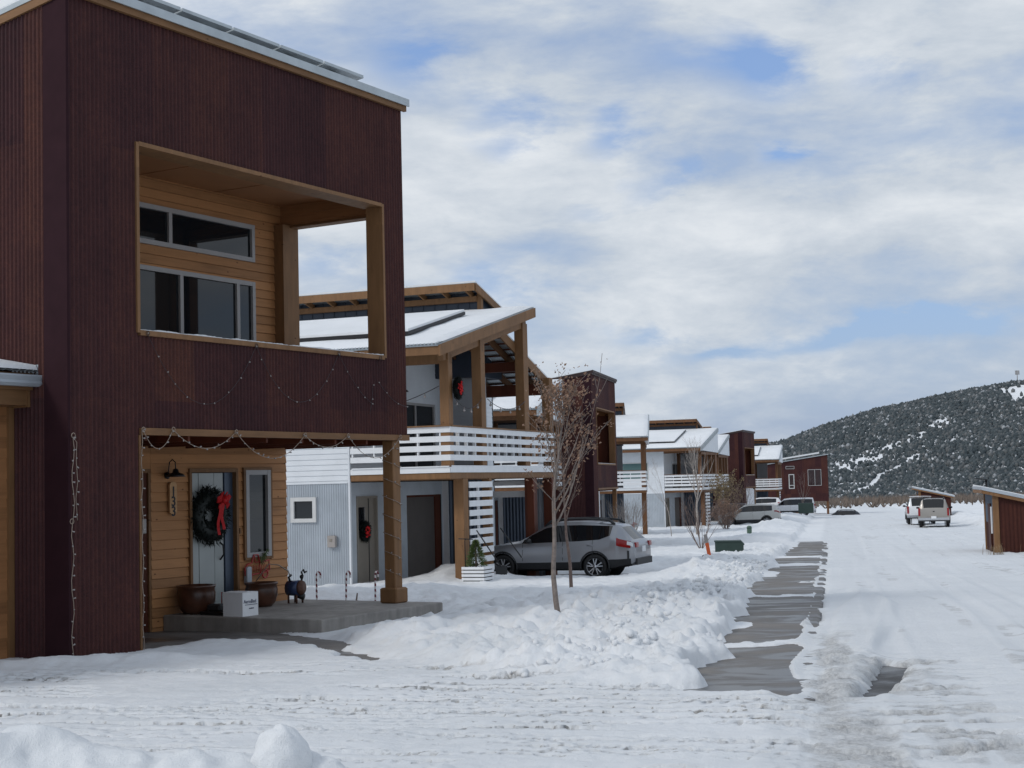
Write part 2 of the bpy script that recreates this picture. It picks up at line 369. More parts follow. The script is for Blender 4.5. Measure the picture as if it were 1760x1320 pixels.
def snow_field(x,y):
    """snow thickness over the bare ground, dirt and packing"""
    e=edge(y); s=(x-e)*CS                      # metres to the right of the walk's street edge
    base=np.interp(y,KY,KZ)
    lump=fbm(x*1.1,y*1.1,5,3); fine=fbm(x*5,y*5,4,9,.55); mid=fbm(x*2.6,y*2.6,4,21)
    rid=1-np.abs(fbm(x*3.4,y*3.4,4,501,.6)-.5)*4; yard=.145+.06*(lump-.5)*2+.075*(mid-.5)*2+.060*(fine-.5)*2+.035*rid
    yard=yard*(1-.40*ss(27,35,y)*(1-ss(44,50,y)))
    t=yard.copy(); dirt=np.zeros_like(x); packed=np.zeros_like(x)
    # windrow of shovelled snow along the left of the walk
    wob=.55*(fbm(x*.35,y*.35,3,40)-.5)
    def bank(c,w,h,y0,y1,sf=3.):
        g=np.exp(-((s-c-wob)/w)**2)*ss(y0-sf,y0+sf,y)*(1-ss(y1-sf,y1+sf,y)); return h*g*(.75+.5*lump)*(.85+.3*mid)
    t+=bank(-2.2,.6,.02,15,34,2.)+bank(-3.2,1.2,.03,17,34,3)+bank(-2.9,1.0,.34,36.5,43.5,2.)
    t+=bank(-3.0,1.0,.28,44,48)+bank(-3.2,1.2,.20,66,84)+bank(-3.4,1.4,.40,92,112)+bank(-3.8,1.6,.40,122,150)
    # shovelled chunks on the bank faces
    ch=np.maximum(0,fbm(x*3.2,y*3.2,3,77,.6)-.55)*.30*np.exp(-((s+2.6)/1.3)**2)*ss(14,18,y); t+=ch
    wx=x+.25*(mid-.5);wy=y+.25*(fine-.5); d1_,h1_=worley(wx*3.1,wy*3.1,600); d2_,h2_=worley(wx*7.3+3,wy*7.3,620)
    bk=np.exp(-((s+2.0)/1.5)**2)*ss(13.5,16,y)+.2; t+=(ss(.42,.26,d1_)*h1_**2*.085*bk+ss(.42,.28,d2_)*h2_**2*.045*bk)*(y<60)
    # packed street
    rut=.007*np.sin(s*2.9+.6*np.sin(y*.11))
    for c_,a_,f_ in ((2.1,.5,.03),(3.7,.6,.026),(5.2,.4,.041),(6.8,.5,.035),(1.3,.35,.05)):
        tr=s-(c_+a_*np.sin(y*f_+c_*3)); rut=rut-.022*np.exp(-(tr/.13)**2)*ss(.3,.6,fbm(x*0+c_*7,y*.12,3,int(c_*10)))+.012*np.exp(-((np.abs(tr)-.20)/.05)**2); str_=fbm(s*3.0,y*.16,5,55)
    street=-.06+.062+rut+.035*(str_-.5)+.026*(mid-.5)+.016*(fine-.5); street=street*ss(-.1,.8,s)+(.010+.02*(mid-.5)+.02*(fine-.5))*(1-ss(-.1,.8,s))
    road=ss(-.30,-.06,s)*(1-ss(9.2,10.4,s+ .8*(lump-.5)))
    gut=np.exp(-((s-.5)/.45)**2)*.0*(.6+.8*fbm(x*.8,y*.8,3,61))
    t=np.where(road>0,t*(1-road)+(street+gut)*road,t); packed=np.maximum(packed,road*(.55+.5*str_)); dirt=np.maximum(dirt,road*.55*ss(.50,.70,fbm(s*2.2,y*.10,4,58))*ss(.4,.6,mid))
    # right shoulder banks
    t+=.32*np.exp(-((s-10.9)/1.1)**2)*(.5+lump)*ss(44,52,y)
    # cleared walk
    ragL=.42*(fbm(x*.8,y*.8,4,90)-.5)*2+.22*(fbm(x*3,y*3,4,91)-.5)*2
    wl=np.interp(y,[13.5,18,25,34,60],[1.02,1.05,1.22,1.66,1.62]); inw=ss(-.04,.14,s+wl-ragL*.8)*(1-ss(-.10,.02,s+.10*(fine-.5)-.04))
    cross=fbm(s*.35,y*.55,4,130)                         # patches of snow left across it
    wv=y+.8*(fbm(s*1.6,y*.5,4,131)-.5)*2+.25*(fine-.5); left=ss(.52,.60,cross*.62+.34*np.exp(-((wv-17.9)/.34)**2)+.22*np.exp(-((wv-24.8)/.22)**2)*ss(-1.4,-.3,s)+.26*np.exp(-((wv-28.6)/.25)**2)+.16*np.exp(-((wv-35.5)/.3)**2)+.34*np.exp(-((wv-47.5)/.8)**2)+.36*np.exp(-((wv-54.)/1.3)**2)+.30*np.exp(-((s+.05)/.32)**2-((y-15.4)/.9)**2)+.3*np.exp(-((s+.0)/.10)**2))
    left=np.maximum(left,ss(72,74,y))
    near=ss(12.9,13.4,y+.25*(s+.8)+.5*(lump-.5)+.3*(fine-.5))
    thin=-.030+left*(.034+.022*fine+.02*mid)
    m=inw*near; t=t*(1-m)+thin*m
    # the walk reappears far down the street
    # snow tongue between walk and slush near the camera handled by the general packed snow
    a=ss(12.8,14.6,y); 
    flat=.032+.022*(lump-.5)*2+.015*(mid-.5)*2+.015*(fine-.5)*2+.006*rid+.02*(fbm(x*1.2,y*7,4,33)-.5)
    # driveway of the rust house: packed snow across the foreground
    lx,ly=toH1(x,y)
    dpoly=[(-5.8,-9.),(1.0,4.),(2.6,12.7),(1.2,13.6),(-.3,15.4),(-1.3,17.2),(-1.9,19.3),(-3.2,23.),(-7.5,23.),(-9.5,17.),(-30,6.),(-30,-9)]
    d=inpoly(x,y,dpoly)+.5*(lump-.5)+.15*(mid-.5); k=1-ss(-.35,.45,d)
    rd=np.maximum(0,1-np.maximum(0,s)/.3); k=k*np.where(s<.1,1,np.clip(rd,0,1)); t=t*(1-k)+flat*k; packed=np.maximum(packed,k*.35)
    # tyre and shovel streaks through to the brown concrete
    ang=R(-14); xs=x*math.cos(ang)+y*math.sin(ang); ys=-x*math.sin(ang)+y*math.cos(ang)
    strk=fbm(xs*.45,ys*13.,6,140,.64); zone=k*ss(.38,.58,fbm(x*.28,ys*.55,3,145)+.08)*(1-ss(15.6,17.2,y))*ss(8.6,9.6,y)
    bare=ss(.56,.62,strk)*zone; t-=bare*.095; dirt=np.maximum(dirt,ss(.50,.60,strk)*zone*.9)
    # snowy ridge in front of the corner of the house, slab edge piles
    t+=.075*np.exp(-((segd(x,y,-6.4,16.8,-3.9,17.4))/.30)**2)*(.6+.8*mid)
    t+=.17*np.exp(-((segd(x,y,-.9,19.9,.8,21.0))/.6)**2)*(.3+.6*lump)*.6
    t+=.12*np.exp(-((segd(x,y,.2,22.4,2.2,20.6))/.8)**2)*(.5+1.*mid)
    sd_=np.maximum(np.maximum(-2.4-lx,lx-.55),np.maximum(3.9-ly,ly-7.15)); t=np.where(lx>-.5,t*(.22+.78*ss(.0,1.5,sd_)),t)
    # bare, dry concrete under the porch overhang
    bp=[(-5.0,18.7),(-4.35,20.2),(-2.9,19.45),(-2.2,18.6),(-1.9,19.2),(-3.3,21.2),(-5.,24.),(-8.,24.)]
    dd=inpoly(x,y,bp)+.22*(mid-.5)+.1*(fine-.5); kb=1-ss(-.15,.12,dd); t=t*(1-kb)+(-.03)*kb
    # thin bare line where the drive meets the walk side
    l=segd(x,y,-2.9,19.9,-1.5,16.9); kb=(1-ss(.05,.22,l+.25*(fine-.5)+.15*(mid-.5)))*.08; t-=kb
    # plowed bank across the very foreground
    fb=np.exp(-((y-8.05-.25*np.sin(x*1.3))/.62)**2)*(1-ss(-.45,.15,x)); fb=fb*(1-ss(-12,-20,x)*.3)
    lum2=fbm(x*1.5,y*1.5,4,160); t+=fb*(1-.34*ss(-1.0,-.6,x))*(.33+.45*(lum2-.4)+.12*(mid-.5))
    t+=.20*np.exp(-((x+2.75)/.8)**2-((y-8.1)/.6)**2)-.06*np.exp(-((x+1.95)/.35)**2-((y-8.2)/.6)**2)
    # slush and bare asphalt along the gutter near the camera
    w=.30+.25*ss(14,10,y)
    g=1-ss(w*.25,w*1.0,np.abs(s-.30-.25*ss(13,9,y))+.5*(mid-.5)); g=g*(1-ss(17.5,20.5,y)); sl=fbm(x*1.2,y*6.5,5,170,.6)
    dirt=np.maximum(dirt,g*.62); t-=g*ss(.52,.62,sl)*.06*ss(8.5,10,y)
    # bare patches on the street
    P1=[(2.83,12.85),(3.30,14.3),(3.80,15.9),(3.93,15.5),(3.55,14.2),(3.12,13.0)]
    d1=inpoly(x,y,P1)+.22*(fbm(x*2,y*9,4,180)-.5)*ss(-.3,.1,x-3.0-(y-13)*.33); t-=(1-ss(-.05,.08,d1))*.16; dirt=np.maximum(dirt,(1-ss(0,.8,d1))*.62*ss(.3,.6,mid+.1))
    z2=np.exp(-((x-3.2-(y-12)*.18)/.75)**2)*ss(9.3,10.4,y)*(1-ss(15.5,17,y)); b2=fbm(x*1.3,y*7,5,190,.6); t-=ss(.56,.64,b2)*z2*.08; dirt=np.maximum(dirt,z2*.85*ss(.44,.62,b2))
    # low pad of left-over snow between plow marks
    P2=[(3.15,14.1),(3.0,14.5),(3.8,17.6),(4.7,21.5),(5.5,24.5),(6.3,27),(7.0,28),(6.2,24),(5.,20),(3.9,16.6),(2.95,13.35)]
    P2=[(2.62,13.2),(3.1,15.6),(3.85,18.9),(4.7,22.6),(6.2,28.0),(6.9,29.5),(6.1,24.5),(4.9,19.8),(3.72,16.2),(2.80,12.85)]
    d2=inpoly(x,y,P2); kp=1-ss(-.10,.04,d2+.04*(fine-.5)); t+=kp*.045
    t+=.012*np.exp(-(segd(x,y,2.45,13.,4.0,20.0)/.06)**2)+.022*np.exp(-(segd(x,y,3.72,16.2,6.2,25.5)/.06)**2)
    # dark kerb line kept open beside the walk
    kc=np.exp(-((s-.10)/.085)**2)*ss(18.8,19.8,y)*(1-ss(66,72,y))*ss(.36,.52,fbm(x*.5,y*.5,3,200)); t-=kc*.09
    pud=(1-ss(.1,.45,np.hypot((s-.45)/1.,(y-30.)/2.6)+.3*(mid-.5))); t-=pud*.12
    # driveways in front of the other houses
    for (O,rz,y0,y1,bare_) in DRIVES:
        hx,hy=toH(O,rz,x,y); dist=np.maximum(np.maximum(y0-hy,hy-y1),-hx-4.)+.6*(lump-.5)
        kk=(1-ss(-.2,.35,dist))*(1-ss(-.3,.3,s+WALK-.4)); t=t*(1-kk)+(.03+.05*(mid-.5)+.03*(fine-.5))*kk; packed=np.maximum(packed,kk*.4)
        kb=kk*(1-ss(bare_-.4,bare_+.4,hx+1.2*(mid-.5))); t-=kb*.09
        dirt=np.maximum(dirt,kk*.35)
    # keep the inside of the houses and the porch clear
    ins=(lx<-.1)&(ly>.1)&(ly<7)&(lx>-9)&(t<3); t=np.where(ins&(ly<3.8),-.2,t)
    porch=(lx>-2.4)&(lx<.55)&(ly>3.95)&(ly<6.98); t=np.where(porch,-.05,t)
    hx,hy=toH(H2O,H2R,x,y); t=np.where((hx<-3.)&(hy>.3)&(hx>-10)&(hy<10.5),-.1,t)
    # bank against the white house
    t+=.34*np.exp(-((hx+.9)/1.1)**2-((hy-2.3)/1.5)**2)*(.7+.6*lump)
    t+=.16*np.exp(-((y-31)/3.)**2-((x+3.2)/2.6)**2)*(.5+lump)
    # rough open field to the right
    fld=ss(11.5,13,s); t+=fld*(.10+.16*(lump-.5)); 
    t=np.where(y>190,.05+.05*(lump-.5),t)
    return base,t,dirt,packed
def grid(name,X,Y,Z,mat,attrs=None,kind='structure',smooth=True):
    r,c=X.shape; co=np.stack([X,Y,Z],-1).reshape(-1,3).astype(np.float32)
    i=np.arange(r*c).reshape(r,c); q=np.stack([i[:-1,:-1],i[:-1,1:],i[1:,1:],i[1:,:-1]],-1).reshape(-1,4)
    me=bpy.data.meshes.new(name); me.vertices.add(len(co)); me.vertices.foreach_set('co',co.ravel())
    me.loops.add(q.size); me.loops.foreach_set('vertex_index',q.ravel().astype(np.int32)); me.polygons.add(len(q))
    me.polygons.foreach_set('loop_start',np.arange(0,q.size,4,dtype=np.int32)); me.update(calc_edges=True)
    me.polygons.foreach_set('use_smooth',np.full(len(q),smooth))
    for k,v in (attrs or {}).items():
        a=me.attributes.new(k,'FLOAT','POINT'); a.data.foreach_set('value',v.ravel().astype(np.float32))
    me.materials.append(mat); me.validate(); o=bpy.data.objects.new(name,me); C.objects.link(o)
    if kind: o['kind']=kind
    return o
DRIVES+= [(H2O,H2R,4.7,8.4,3.6),(Vector((3.55,68.2,-1.26)),-12.7,-1.,6,-4.),(Vector((13.9,112,-1.8)),-18.9,3,10,-4.)]
def make_ground():
    ys=[-60,-40,-25,-15,-8,-3,1,4,6]; y=7.
    while y<60: ys.append(y); y*=1.0030
    while y<230: ys.append(y); y*=1.006
    while y<950: ys.append(y); y*=1.05
    ys=np.array(ys)
    u=np.concatenate([np.linspace(-2.6,-.50,26)[:-1],np.linspace(-.50,.42,560),np.linspace(.42,1.6,22)[1:]])
    Y=np.repeat(ys[:,None],len(u),1); X=u[None,:]*(np.maximum(ys,4)[:,None]+5)
    b,t,d,p=snow_field(X,Y)
    grid('snow_ground',X,Y,b+t,M['snow'],{'dirt':d,'packed':p})
def strip(name,mat,sa,sb,y0,y1,dz,n=160):
    ys=np.linspace(y0,y1,n); ss_=np.array([sa,sb]); Y=np.repeat(ys[:,None],2,1); X=edge(Y)+ss_[None,:]/CS
    Z=np.interp(Y,KY,KZ)+dz; return grid(name,X,Y,Z,mat)
def make_paving():
    strip('road_asphalt',M['asphalt'],-.3,9.8,-10,205,-.075)
    # sidewalk slab with a kerb face
    ys=np.linspace(12,150,420); Y=np.repeat(ys[:,None],6,1); s=np.array([-WALK-.35,-WALK-.35,-.02,.10,.16,.17]); z=np.array([-.2,0.,0.,-.004,-.03,-.2])
    X=edge(Y)+s[None,:]/CS; joint=(np.abs((Y/1.5)%1-.5)>.488)*-.006
    grid('sidewalk',X,Y,np.interp(Y,KY,KZ)+z[None,:]+joint,M['concrete'])
    xs=np.linspace(-9,2.4,60); yy=np.linspace(7,26,90); X,Y=np.meshgrid(xs,yy); Z=np.interp(Y,KY,KZ)-.012; Z=np.where(X>edge(Y)-WALK*1.02,Z-.03,Z)
    grid('driveway',X,Y,Z,M['concrete'])
    xs=np.linspace(-6,9,60); yy=np.linspace(36,56,60); X,Y=np.meshgrid(xs,yy); Z=np.interp(Y,KY,KZ)-.02; Z=np.where(X>edge(Y)-WALK*1.02,Z-.06,Z)
    grid('driveway',X,Y,Z,M['asphalt'])
# ---------------------------------------------------------------- hill
CREST=([-1500,-300,60,140,179,200,219,238,262,285,308,331,345,500,900,1600],[0,6,15,22,31,38.5,44,50.5,54.5,59.5,63,66.5,67,75,60,30])
def hillz(x,y):
    # crest line at y=1000, valley floor at y=470
    h=np.interp(x*1000/np.maximum(y,1)*1.,*CREST)   # the ridge runs away to the right
    h=np.interp(x,*CREST)
    t=ss(0,1,(y-470)/(1000-470)); t=.62*((np.clip((y-470)/530,0,1)))+.38*t
    n=(fbm(x*.012,y*.012,4,300)-.5)*9*np.clip((y-480)/200,0,1)*np.clip((1000-y)/200,0,1)
    gully=-np.maximum(0,fbm((x+y*.5)*.03,y*.008,3,310)-.5)*16*np.clip((y-520)/150,0,1)*np.clip((960-y)/150,0,1)
    back=np.where(y>1000,-(y-1000)*.10,0)
    return -6.4+h*t+n*.6+gully*.5+back
def make_hill():
    xs=np.concatenate([np.linspace(-1500,0,30)[:-1],np.linspace(0,560,190),np.linspace(560,1600,40)[1:]]); ys=np.concatenate([np.linspace(440,1010,150),np.linspace(1010,1500,20)[1:]])
    X,Y=np.meshgrid(xs,ys); Z=hillz(X,Y); Z=np.where(Y<480,np.minimum(Z,-6.8),Z)
    grid('hill',X,Y,Z,M['snow_roof'])
    rng=np.random.default_rng(5)
    # ico template
    import bmesh
    bm=bmesh.new(); bmesh.ops.create_icosphere(bm,subdivisions=1,radius=1.); tv=np.array([v.co[:] for v in bm.verts]); tf=np.array([[v.index for v in f.verts] for f in bm.faces]); bm.free()
    n=30000; x=np.concatenate([rng.uniform(60,390,n*3),rng.uniform(-350,900,n)]); y=rng.uniform(470,1012,n*4)
    # open snowy slopes: diagonal scars, the track and the bald patch near the top
    dens=.16+1.1*fbm(x*.03,y*.014,4,320); 
    trk=np.minimum.reduce([segd(x,y,111,525,126,560),segd(x,y,126,560,141,598),segd(x,y,141,598,160,661),segd(x,y,160,661,178,697),segd(x,y,178,697,192,721)]); scar=np.minimum.reduce([segd(x,y,149,696,188,795),segd(x,y,189,773,240,846),segd(x,y,205,749,220,761)])
    dens=np.where(scar+9*fbm(x*.1,y*.05,3,330)<15.,dens*.26,dens); dens=np.where(scar+7*fbm(x*.1,y*.05,3,331)<6.5,dens*.45,dens); dens=np.where(trk<1.7,.0,dens); top=(x>289+(y-880)*.25+14*(fbm(x*.05,y*.05,3,340)-.5))&(y>880)&(y<975); dens=np.where(top,0.015,dens)
    dens=np.where(y>978,.95,dens); 
    keep=rng.uniform(0,1,n*4)<dens; x=x[keep];y=y[keep]; m=len(x)
    r=rng.uniform(.34,.95,m)*(.7+.6*fbm(x*.02,y*.02,3,350))*np.interp(y,[470,1000],[.8,1.5])*np.where((x<60)|(x>390),2.,1.); h=r*rng.uniform(.9,1.5,m); z=hillz(x,y)+h*.6
    jit=rng.uniform(.72,1.28,(m,len(tv),3)); V=tv[None]*jit*np.stack([r,r,h],-1)[:,None,:]+np.stack([x,y,z],-1)[:,None,:]
    F=(tf[None]+(np.arange(m)*len(tv))[:,None,None]).reshape(-1,3)
    me=bpy.data.meshes.new('juniper_wood'); me.vertices.add(m*len(tv)); me.vertices.foreach_set('co',V.astype(np.float32).ravel())
    me.loops.add(F.size); me.loops.foreach_set('vertex_index',F.ravel().astype(np.int32)); me.polygons.add(len(F)); me.polygons.foreach_set('loop_start',np.arange(0,F.size,3,dtype=np.int32)); me.update(calc_edges=True)
    a=me.attributes.new('tone','FLOAT','POINT'); a.data.foreach_set('value',np.repeat(rng.uniform(0,1,m),len(tv)).astype(np.float32))
    mm,t,b=nt('hazed_juniper_foliage'); at=N(t,'ShaderNodeAttribute',attribute_name='tone'); rr=ramp(t,[(0,(.050,.063,.070)),(.6,(.082,.098,.104)),(.85,(.12,.125,.125)),(.95,(.20,.21,.215)),(1.,(.42,.44,.46))],at.outputs['Fac'])  # distance haze put into the colour: greens lightened and blued, palest ones snow dusted
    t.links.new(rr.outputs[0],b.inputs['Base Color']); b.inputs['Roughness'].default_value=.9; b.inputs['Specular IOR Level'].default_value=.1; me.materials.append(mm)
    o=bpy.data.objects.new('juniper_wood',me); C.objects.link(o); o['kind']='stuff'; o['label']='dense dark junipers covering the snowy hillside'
    # grey brown brush along the foot of the hill
    for nm,mat,cnt,ya,yb,rad,hh,lab in(('valley_brush',M['brush'],9000,215,440,(.6,1.5),(1.1,2.3),'tangled grey brown brush across the valley floor'),):
        x=rng.uniform(-160,260,cnt); y=ya+(yb-ya)*rng.uniform(0,1,cnt)**.5; ok=fbm(x*.05,y*.05,3,401)>.40; ok&=y>228+20*fbm(x*.05,y*0,2,402); x=x[ok];y=y[ok]; mb=MB(); 
        for a_,b_ in zip(x,y):
            r_=random.uniform(*rad); h_=random.uniform(*hh); z_=gz(b_); vs=[];k=7
            for i in range(k):
                th=random.uniform(0,6.28); dx,dy=math.cos(th)*r_,math.sin(th)*r_; w=.12
                vs+= [(a_-dy*w,b_+dx*w,z_),(a_+dy*w,b_-dx*w,z_),(a_+dx,b_+dy,z_+h_*random.uniform(.6,1.1))]
            mb.add(vs,[(3*i,3*i+1,3*i+2) for i in range(k)])
        o=mb.build(nm,mat); o['kind']='stuff'; o['label']=lab
M['brush']=simple('grey_brown_brush',(.16,.125,.10),.9,0,.25,.2)
# ---------------------------------------------------------------- windows, doors
def window(parent,face,c,u0,u1,z0,z1,fr='frame',gl='glass',mull=(),dz=(),w=.055,d=.03,name='window',label=None):
    m=MB(); m.slab(face,c,u0,u0+w,z0,z1,-.05,d); m.slab(face,c,u1-w,u1,z0,z1,-.05,d); m.slab(face,c,u0+w,u1-w,z0,z0+w,-.05,d-.002); m.slab(face,c,u0+w,u1-w,z1-w,z1,-.05,d-.002)
    for q in mull: m.slab(face,c,q-w*.5,q+w*.5,z0+w,z1-w,-.045,d-.004)
    for q in dz: m.slab(face,c,u0+w,u1-w,q-w*.4,q+w*.4,-.044,d-.006)
    f=m.build(name,M[fr],parent,label=label)
    g=MB().slab(face,c,u0+w*.8,u1-w*.8,z0+w*.8,z1-w*.8,-.035,-.015); g.build('pane',M[gl],f); return f
def wall_set(mb,kind,face,c,u0,u1,z0,z1,holes=(),**k):
    for a,b,p,q in rects(u0,u1,z0,z1,holes): getattr(mb,kind)(face,c,a,b,p,q,**k)
    return mb
def gooseneck(name,face,c,u,z,parent=None,s=1.,mat='black'):
    m=MB(); P=MB.P
    m.lathe([(.0,0),(.065*s,0),(.065*s,.02),(0,.02)],P(face,c,u,z,.0),14,'x' if face=='F' else 'y')
    m.tube([P(face,c,u,z,.02),P(face,c,u,z+.12*s,.04),P(face,c,u,z+.24*s,.07*s),P(face,c,u,z+.29*s,.14*s),P(face,c,u,z+.24*s,.21*s),P(face,c,u,z+.10*s,.22*s)],.011*s,6)
    o=m.build(name,M[mat],parent)
    x,y,zz=P(face,c,u,z-.03*s,.22*s); sh=MB(); sh.lathe([(.03*s,.15*s),(.05*s,.13*s),(.06*s,.08*s),(.14*s,.05*s),(.18*s,.0),(.17*s,.0),(.05*s,.05*s)],(x,y,zz),20)
    sh.build('lamp_shade',M[mat],o); return o
# ---------------------------------------------------------------- rust house
def rust_house(name,label,O,rz,near=True,edge_='timber_h',group='rust clad houses along the street',ground='door',open_z=(3.93,6.32),top=8.06,amp=.014,seg=8):
    h=empty(name,O,rz,label,'house',group); D=-9.; za,zb=open_z
    ya,yb=1.10,6.42
    sl=lambda x:top-.14+.16*x                   # wall top falls away from the street
    m=MB()
    if near: seg_n=8
    for a,b,p,q in rects(0,7,-.4,top-.14,[(1.15,7.01,-1,2.75),(ya,yb,za,zb)]): m.corr('F',0,a,b,p,q,amp=amp,seg=seg)
    m.corr('S',0,D,-.36,lambda u:-.4,sl,amp=amp,seg=seg)
    # end wall towards the neighbour with the balcony opening
    for a,b,p,q in rects(D,-.0,2.75,6.6,[(-2.12,-.34,za,6.25)]): m.corr('B',7.0,a,b,p,q,amp=.006,seg=4)
    m.corr('B',7.0,D,0,lambda u:6.6,sl,amp=.006,seg=4)
    m.build('metal_cladding',M['rust'],h)
    # frame behind the sheets: walls of real depth
    m=MB()
    for a,b,p,q in rects(0.02,6.98,-.4,top-.2,[(1.15,7.01,-1,2.75),(ya,yb,za,zb)]): m.box(-.24,-.003,a,b,p,q)
    m.hexa([(D,.003,-.4),(-.24,.003,-.4),(-.24,.2,-.4),(D,.2,-.4)],[(D,.003,sl(D)-.02),(-.24,.003,sl(-.24)-.02),(-.24,.2,sl(-.24)-.02),(D,.2,sl(D)-.02)])
    for a,b,p,q in rects(D,-.24,2.75,6.4,[(-2.12,-.34,za,6.25)]): m.box(a,b,6.8,6.997,p,q)
    m.hexa([(D,6.8,6.4),(-.24,6.8,6.4),(-.24,6.997,6.4),(D,6.997,6.4)],[(D,6.8,sl(D)-.03),(-.24,6.8,sl(-.24)-.03),(-.24,6.997,sl(-.24)-.03),(D,6.997,sl(D)-.03)])
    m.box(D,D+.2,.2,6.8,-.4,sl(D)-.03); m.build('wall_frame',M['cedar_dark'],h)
    m=MB(); m.box(-.37,-.185,-.022,-.001,-.4,top-.2); m.box(-.183,.024,-.028,-.003,-.4,top-.17); m.box(.001,.026,-.026,.03,-.4,top-.17); m.build('corner_flashing',M['trim'],h)
    # roof
    m=MB(); z=top; r=.16
    m.hexa([(D-.1,-.06,z+r*D-.05),(.10,-.06,z-.05),(.10,7.06,z-.05),(D-.1,7.06,z+r*D-.05)],[(D-.1,-.06,z+r*D+.0),(.10,-.06,z+.015),(.10,7.06,z+.015),(D-.1,7.06,z+r*D)])
    m.box(.10,.125,-.08,7.08,z-.085,z+.03); rf=m.build('roof',M['roofmetal' if near else 'rust_edge'],h)
    m=MB(); m.hexa([(D-.1,-.05,z+r*D+.0),(.05,-.05,z+.01),(.05,7.05,z+.01),(D-.1,7.05,z+r*D)],[(D-.1,-.05,z+r*D+.05),(.05,-.05,z+.03),(.05,7.05,z+.03),(D-.1,7.05,z+r*D+.05)]); m.build('roof_snow',M['snow_roof'],rf)
    m=MB(); m.box(.03,.085,-.05,7.05,z-.165,z-.052)
    m.hexa([(D,-.05,sl(D)-.02),(.03,-.05,z-.165),(.03,-.008,z-.165),(D,-.008,sl(D)-.02)],[(D,-.05,sl(D)+.08),(.03,-.05,z-.052),(.03,-.008,z-.052),(D,-.008,sl(D)+.08)]); m.build('fascia',M[edge_],h)
    # balcony opening trim
    w=.045; m=MB(); m.box(-.26,.05,ya-.005,ya+w,za,zb); m.box(-.26,.05,yb-w,yb+.005,za,zb); m.box(-.30,.052,ya+w,yb-w,zb-w,zb+.01); m.box(-.30,.052,ya+w,yb-w,za-.03,za+w-.01)
    
    m.build('opening_trim',M['timber'],h)
    if not near: MB().box(-2.12,-.34,6.7,6.85,za,6.27).build('wood_infill',M['door_wood'],h)
    m=MB(); m.box(-2.34,-2.10,6.62,7.015,za+.0,6.27);  m.box(-2.10,-.36,6.80,7.015,za-.03,za+.03); m.box(-2.10,-.36,6.80,7.015,6.23,6.27); m.build('end_opening_trim',M['timber'],h)
    m=MB(); 
    k=0
    while ya+k*.02<yb and k<264:
        y0=ya+.05+k*.02; hh=.002+.016*vn(np.array([k*.11]),np.array([O[0]]),5)[0]+.008*vn(np.array([k*.6]),np.array([1.]),6)[0]; m.box(-.10,.030,y0,min(y0+.02,yb-.05),za+w-.012,za+w-.008+hh); k+=1
    m.build('snow_on_sill',M['snow_roof'],h)
    # balcony room
    m=MB(); wall_set(m,'lap','F',-2.3,.2,6.8,2.95,6.62,[(2.3,6.12,5.60,6.20),(2.3,6.12,3.0,5.28)],gap=.012)
    m.build('balcony_wall',M['cedar'],h)
    m=MB(); wall_set(m,'lap','S',6.8,-2.3,-.34,2.95,6.62,[(-2.12,-.34,za,6.27)],gap=.012)
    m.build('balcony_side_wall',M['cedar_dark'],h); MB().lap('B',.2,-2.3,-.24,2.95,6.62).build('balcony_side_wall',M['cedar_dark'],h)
    m=MB(); m.box(-2.3,-.24,.2,6.8,6.60,6.66); 
    for y in (1.9,3.55,5.2): m.box(-2.3,-.3,y-.012,y+.012,6.592,6.6)
    m.build('balcony_ceiling',M['ply'],h)
    MB().box(-2.3,-.24,.2,6.8,2.76,2.95).build('balcony_floor',M['ply'],h)
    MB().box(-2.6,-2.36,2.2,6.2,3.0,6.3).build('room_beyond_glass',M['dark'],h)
    window(h,'F',-2.3,2.3,6.12,5.60,6.20,mull=(4.19,),w=.07)
    window(h,'F',-2.3,2.3,6.12,3.0,5.28,mull=(4.42,5.71),w=.07,name='sliding_door')
    # ground floor
    m=MB(); m.box(-2.3,.0,1.16,7.0,2.69,2.745)
    for i in range(8): m.box(-2.3+.06,-.05,1.3+i*.78,1.34+i*.78,2.60,2.69)
    m.build('porch_soffit',M['door_wood'],h)
    MB().box(-.05,.045,1.15,7.01,2.665,2.752).build('porch_beam',M['timber_h'],h)
    MB().box(-.12,.03,1.125,1.158,-.4,2.665).build('porch_jamb',M['timber'],h)
    m=MB(); m.box(-2.3,-.24,.2,1.15,-.4,2.69); m.build('pier',M['cedar_dark'],h)
    m=MB()
    wall_set(m,'lap','F',-2.3,3.74,6.85,-.15,2.69,[(4.56,5.58,-.1,2.26),(5.76,6.44,.86,2.31)],gap=.013)
    m.lap('B',6.85,-8.5,-2.3,-.15,2.69); m.box(-2.46,-2.31,6.80,6.85,-.15,2.69); m.build('porch_wall',M['cedar'],h)
    m=MB(); m.box(-2.45,-2.29,3.69,3.738,-.15,2.30); m.box(-2.45,-2.29,2.0,3.69,2.24,2.30); m.build('garage_door_trim',M['timber'],h)
    MB().box(-2.42,-2.32,1.15,3.69,-.15,2.24).build('garage_door',M['door_wood'],h)
    m=MB(); wall_set(m,'lap','F',-2.3,1.15,3.735,2.30,2.69); m.build('porch_wall',M['cedar'],h)
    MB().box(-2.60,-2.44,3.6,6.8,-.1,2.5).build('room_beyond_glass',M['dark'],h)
    window(h,'F',-2.285,5.80,6.40,.90,2.27,w=.075,d=.04)
    m=MB(); m.slab('F',-2.28,5.755,5.80,.86,2.31,-.02,.03); m.slab('F',-2.28,6.40,6.445,.86,2.31,-.02,.03); m.slab('F',-2.28,5.80,6.40,2.27,2.31,-.02,.028); m.slab('F',-2.28,5.80,6.40,.86,.90,-.02,.028); m.build('window_casing',M['timber'],h)
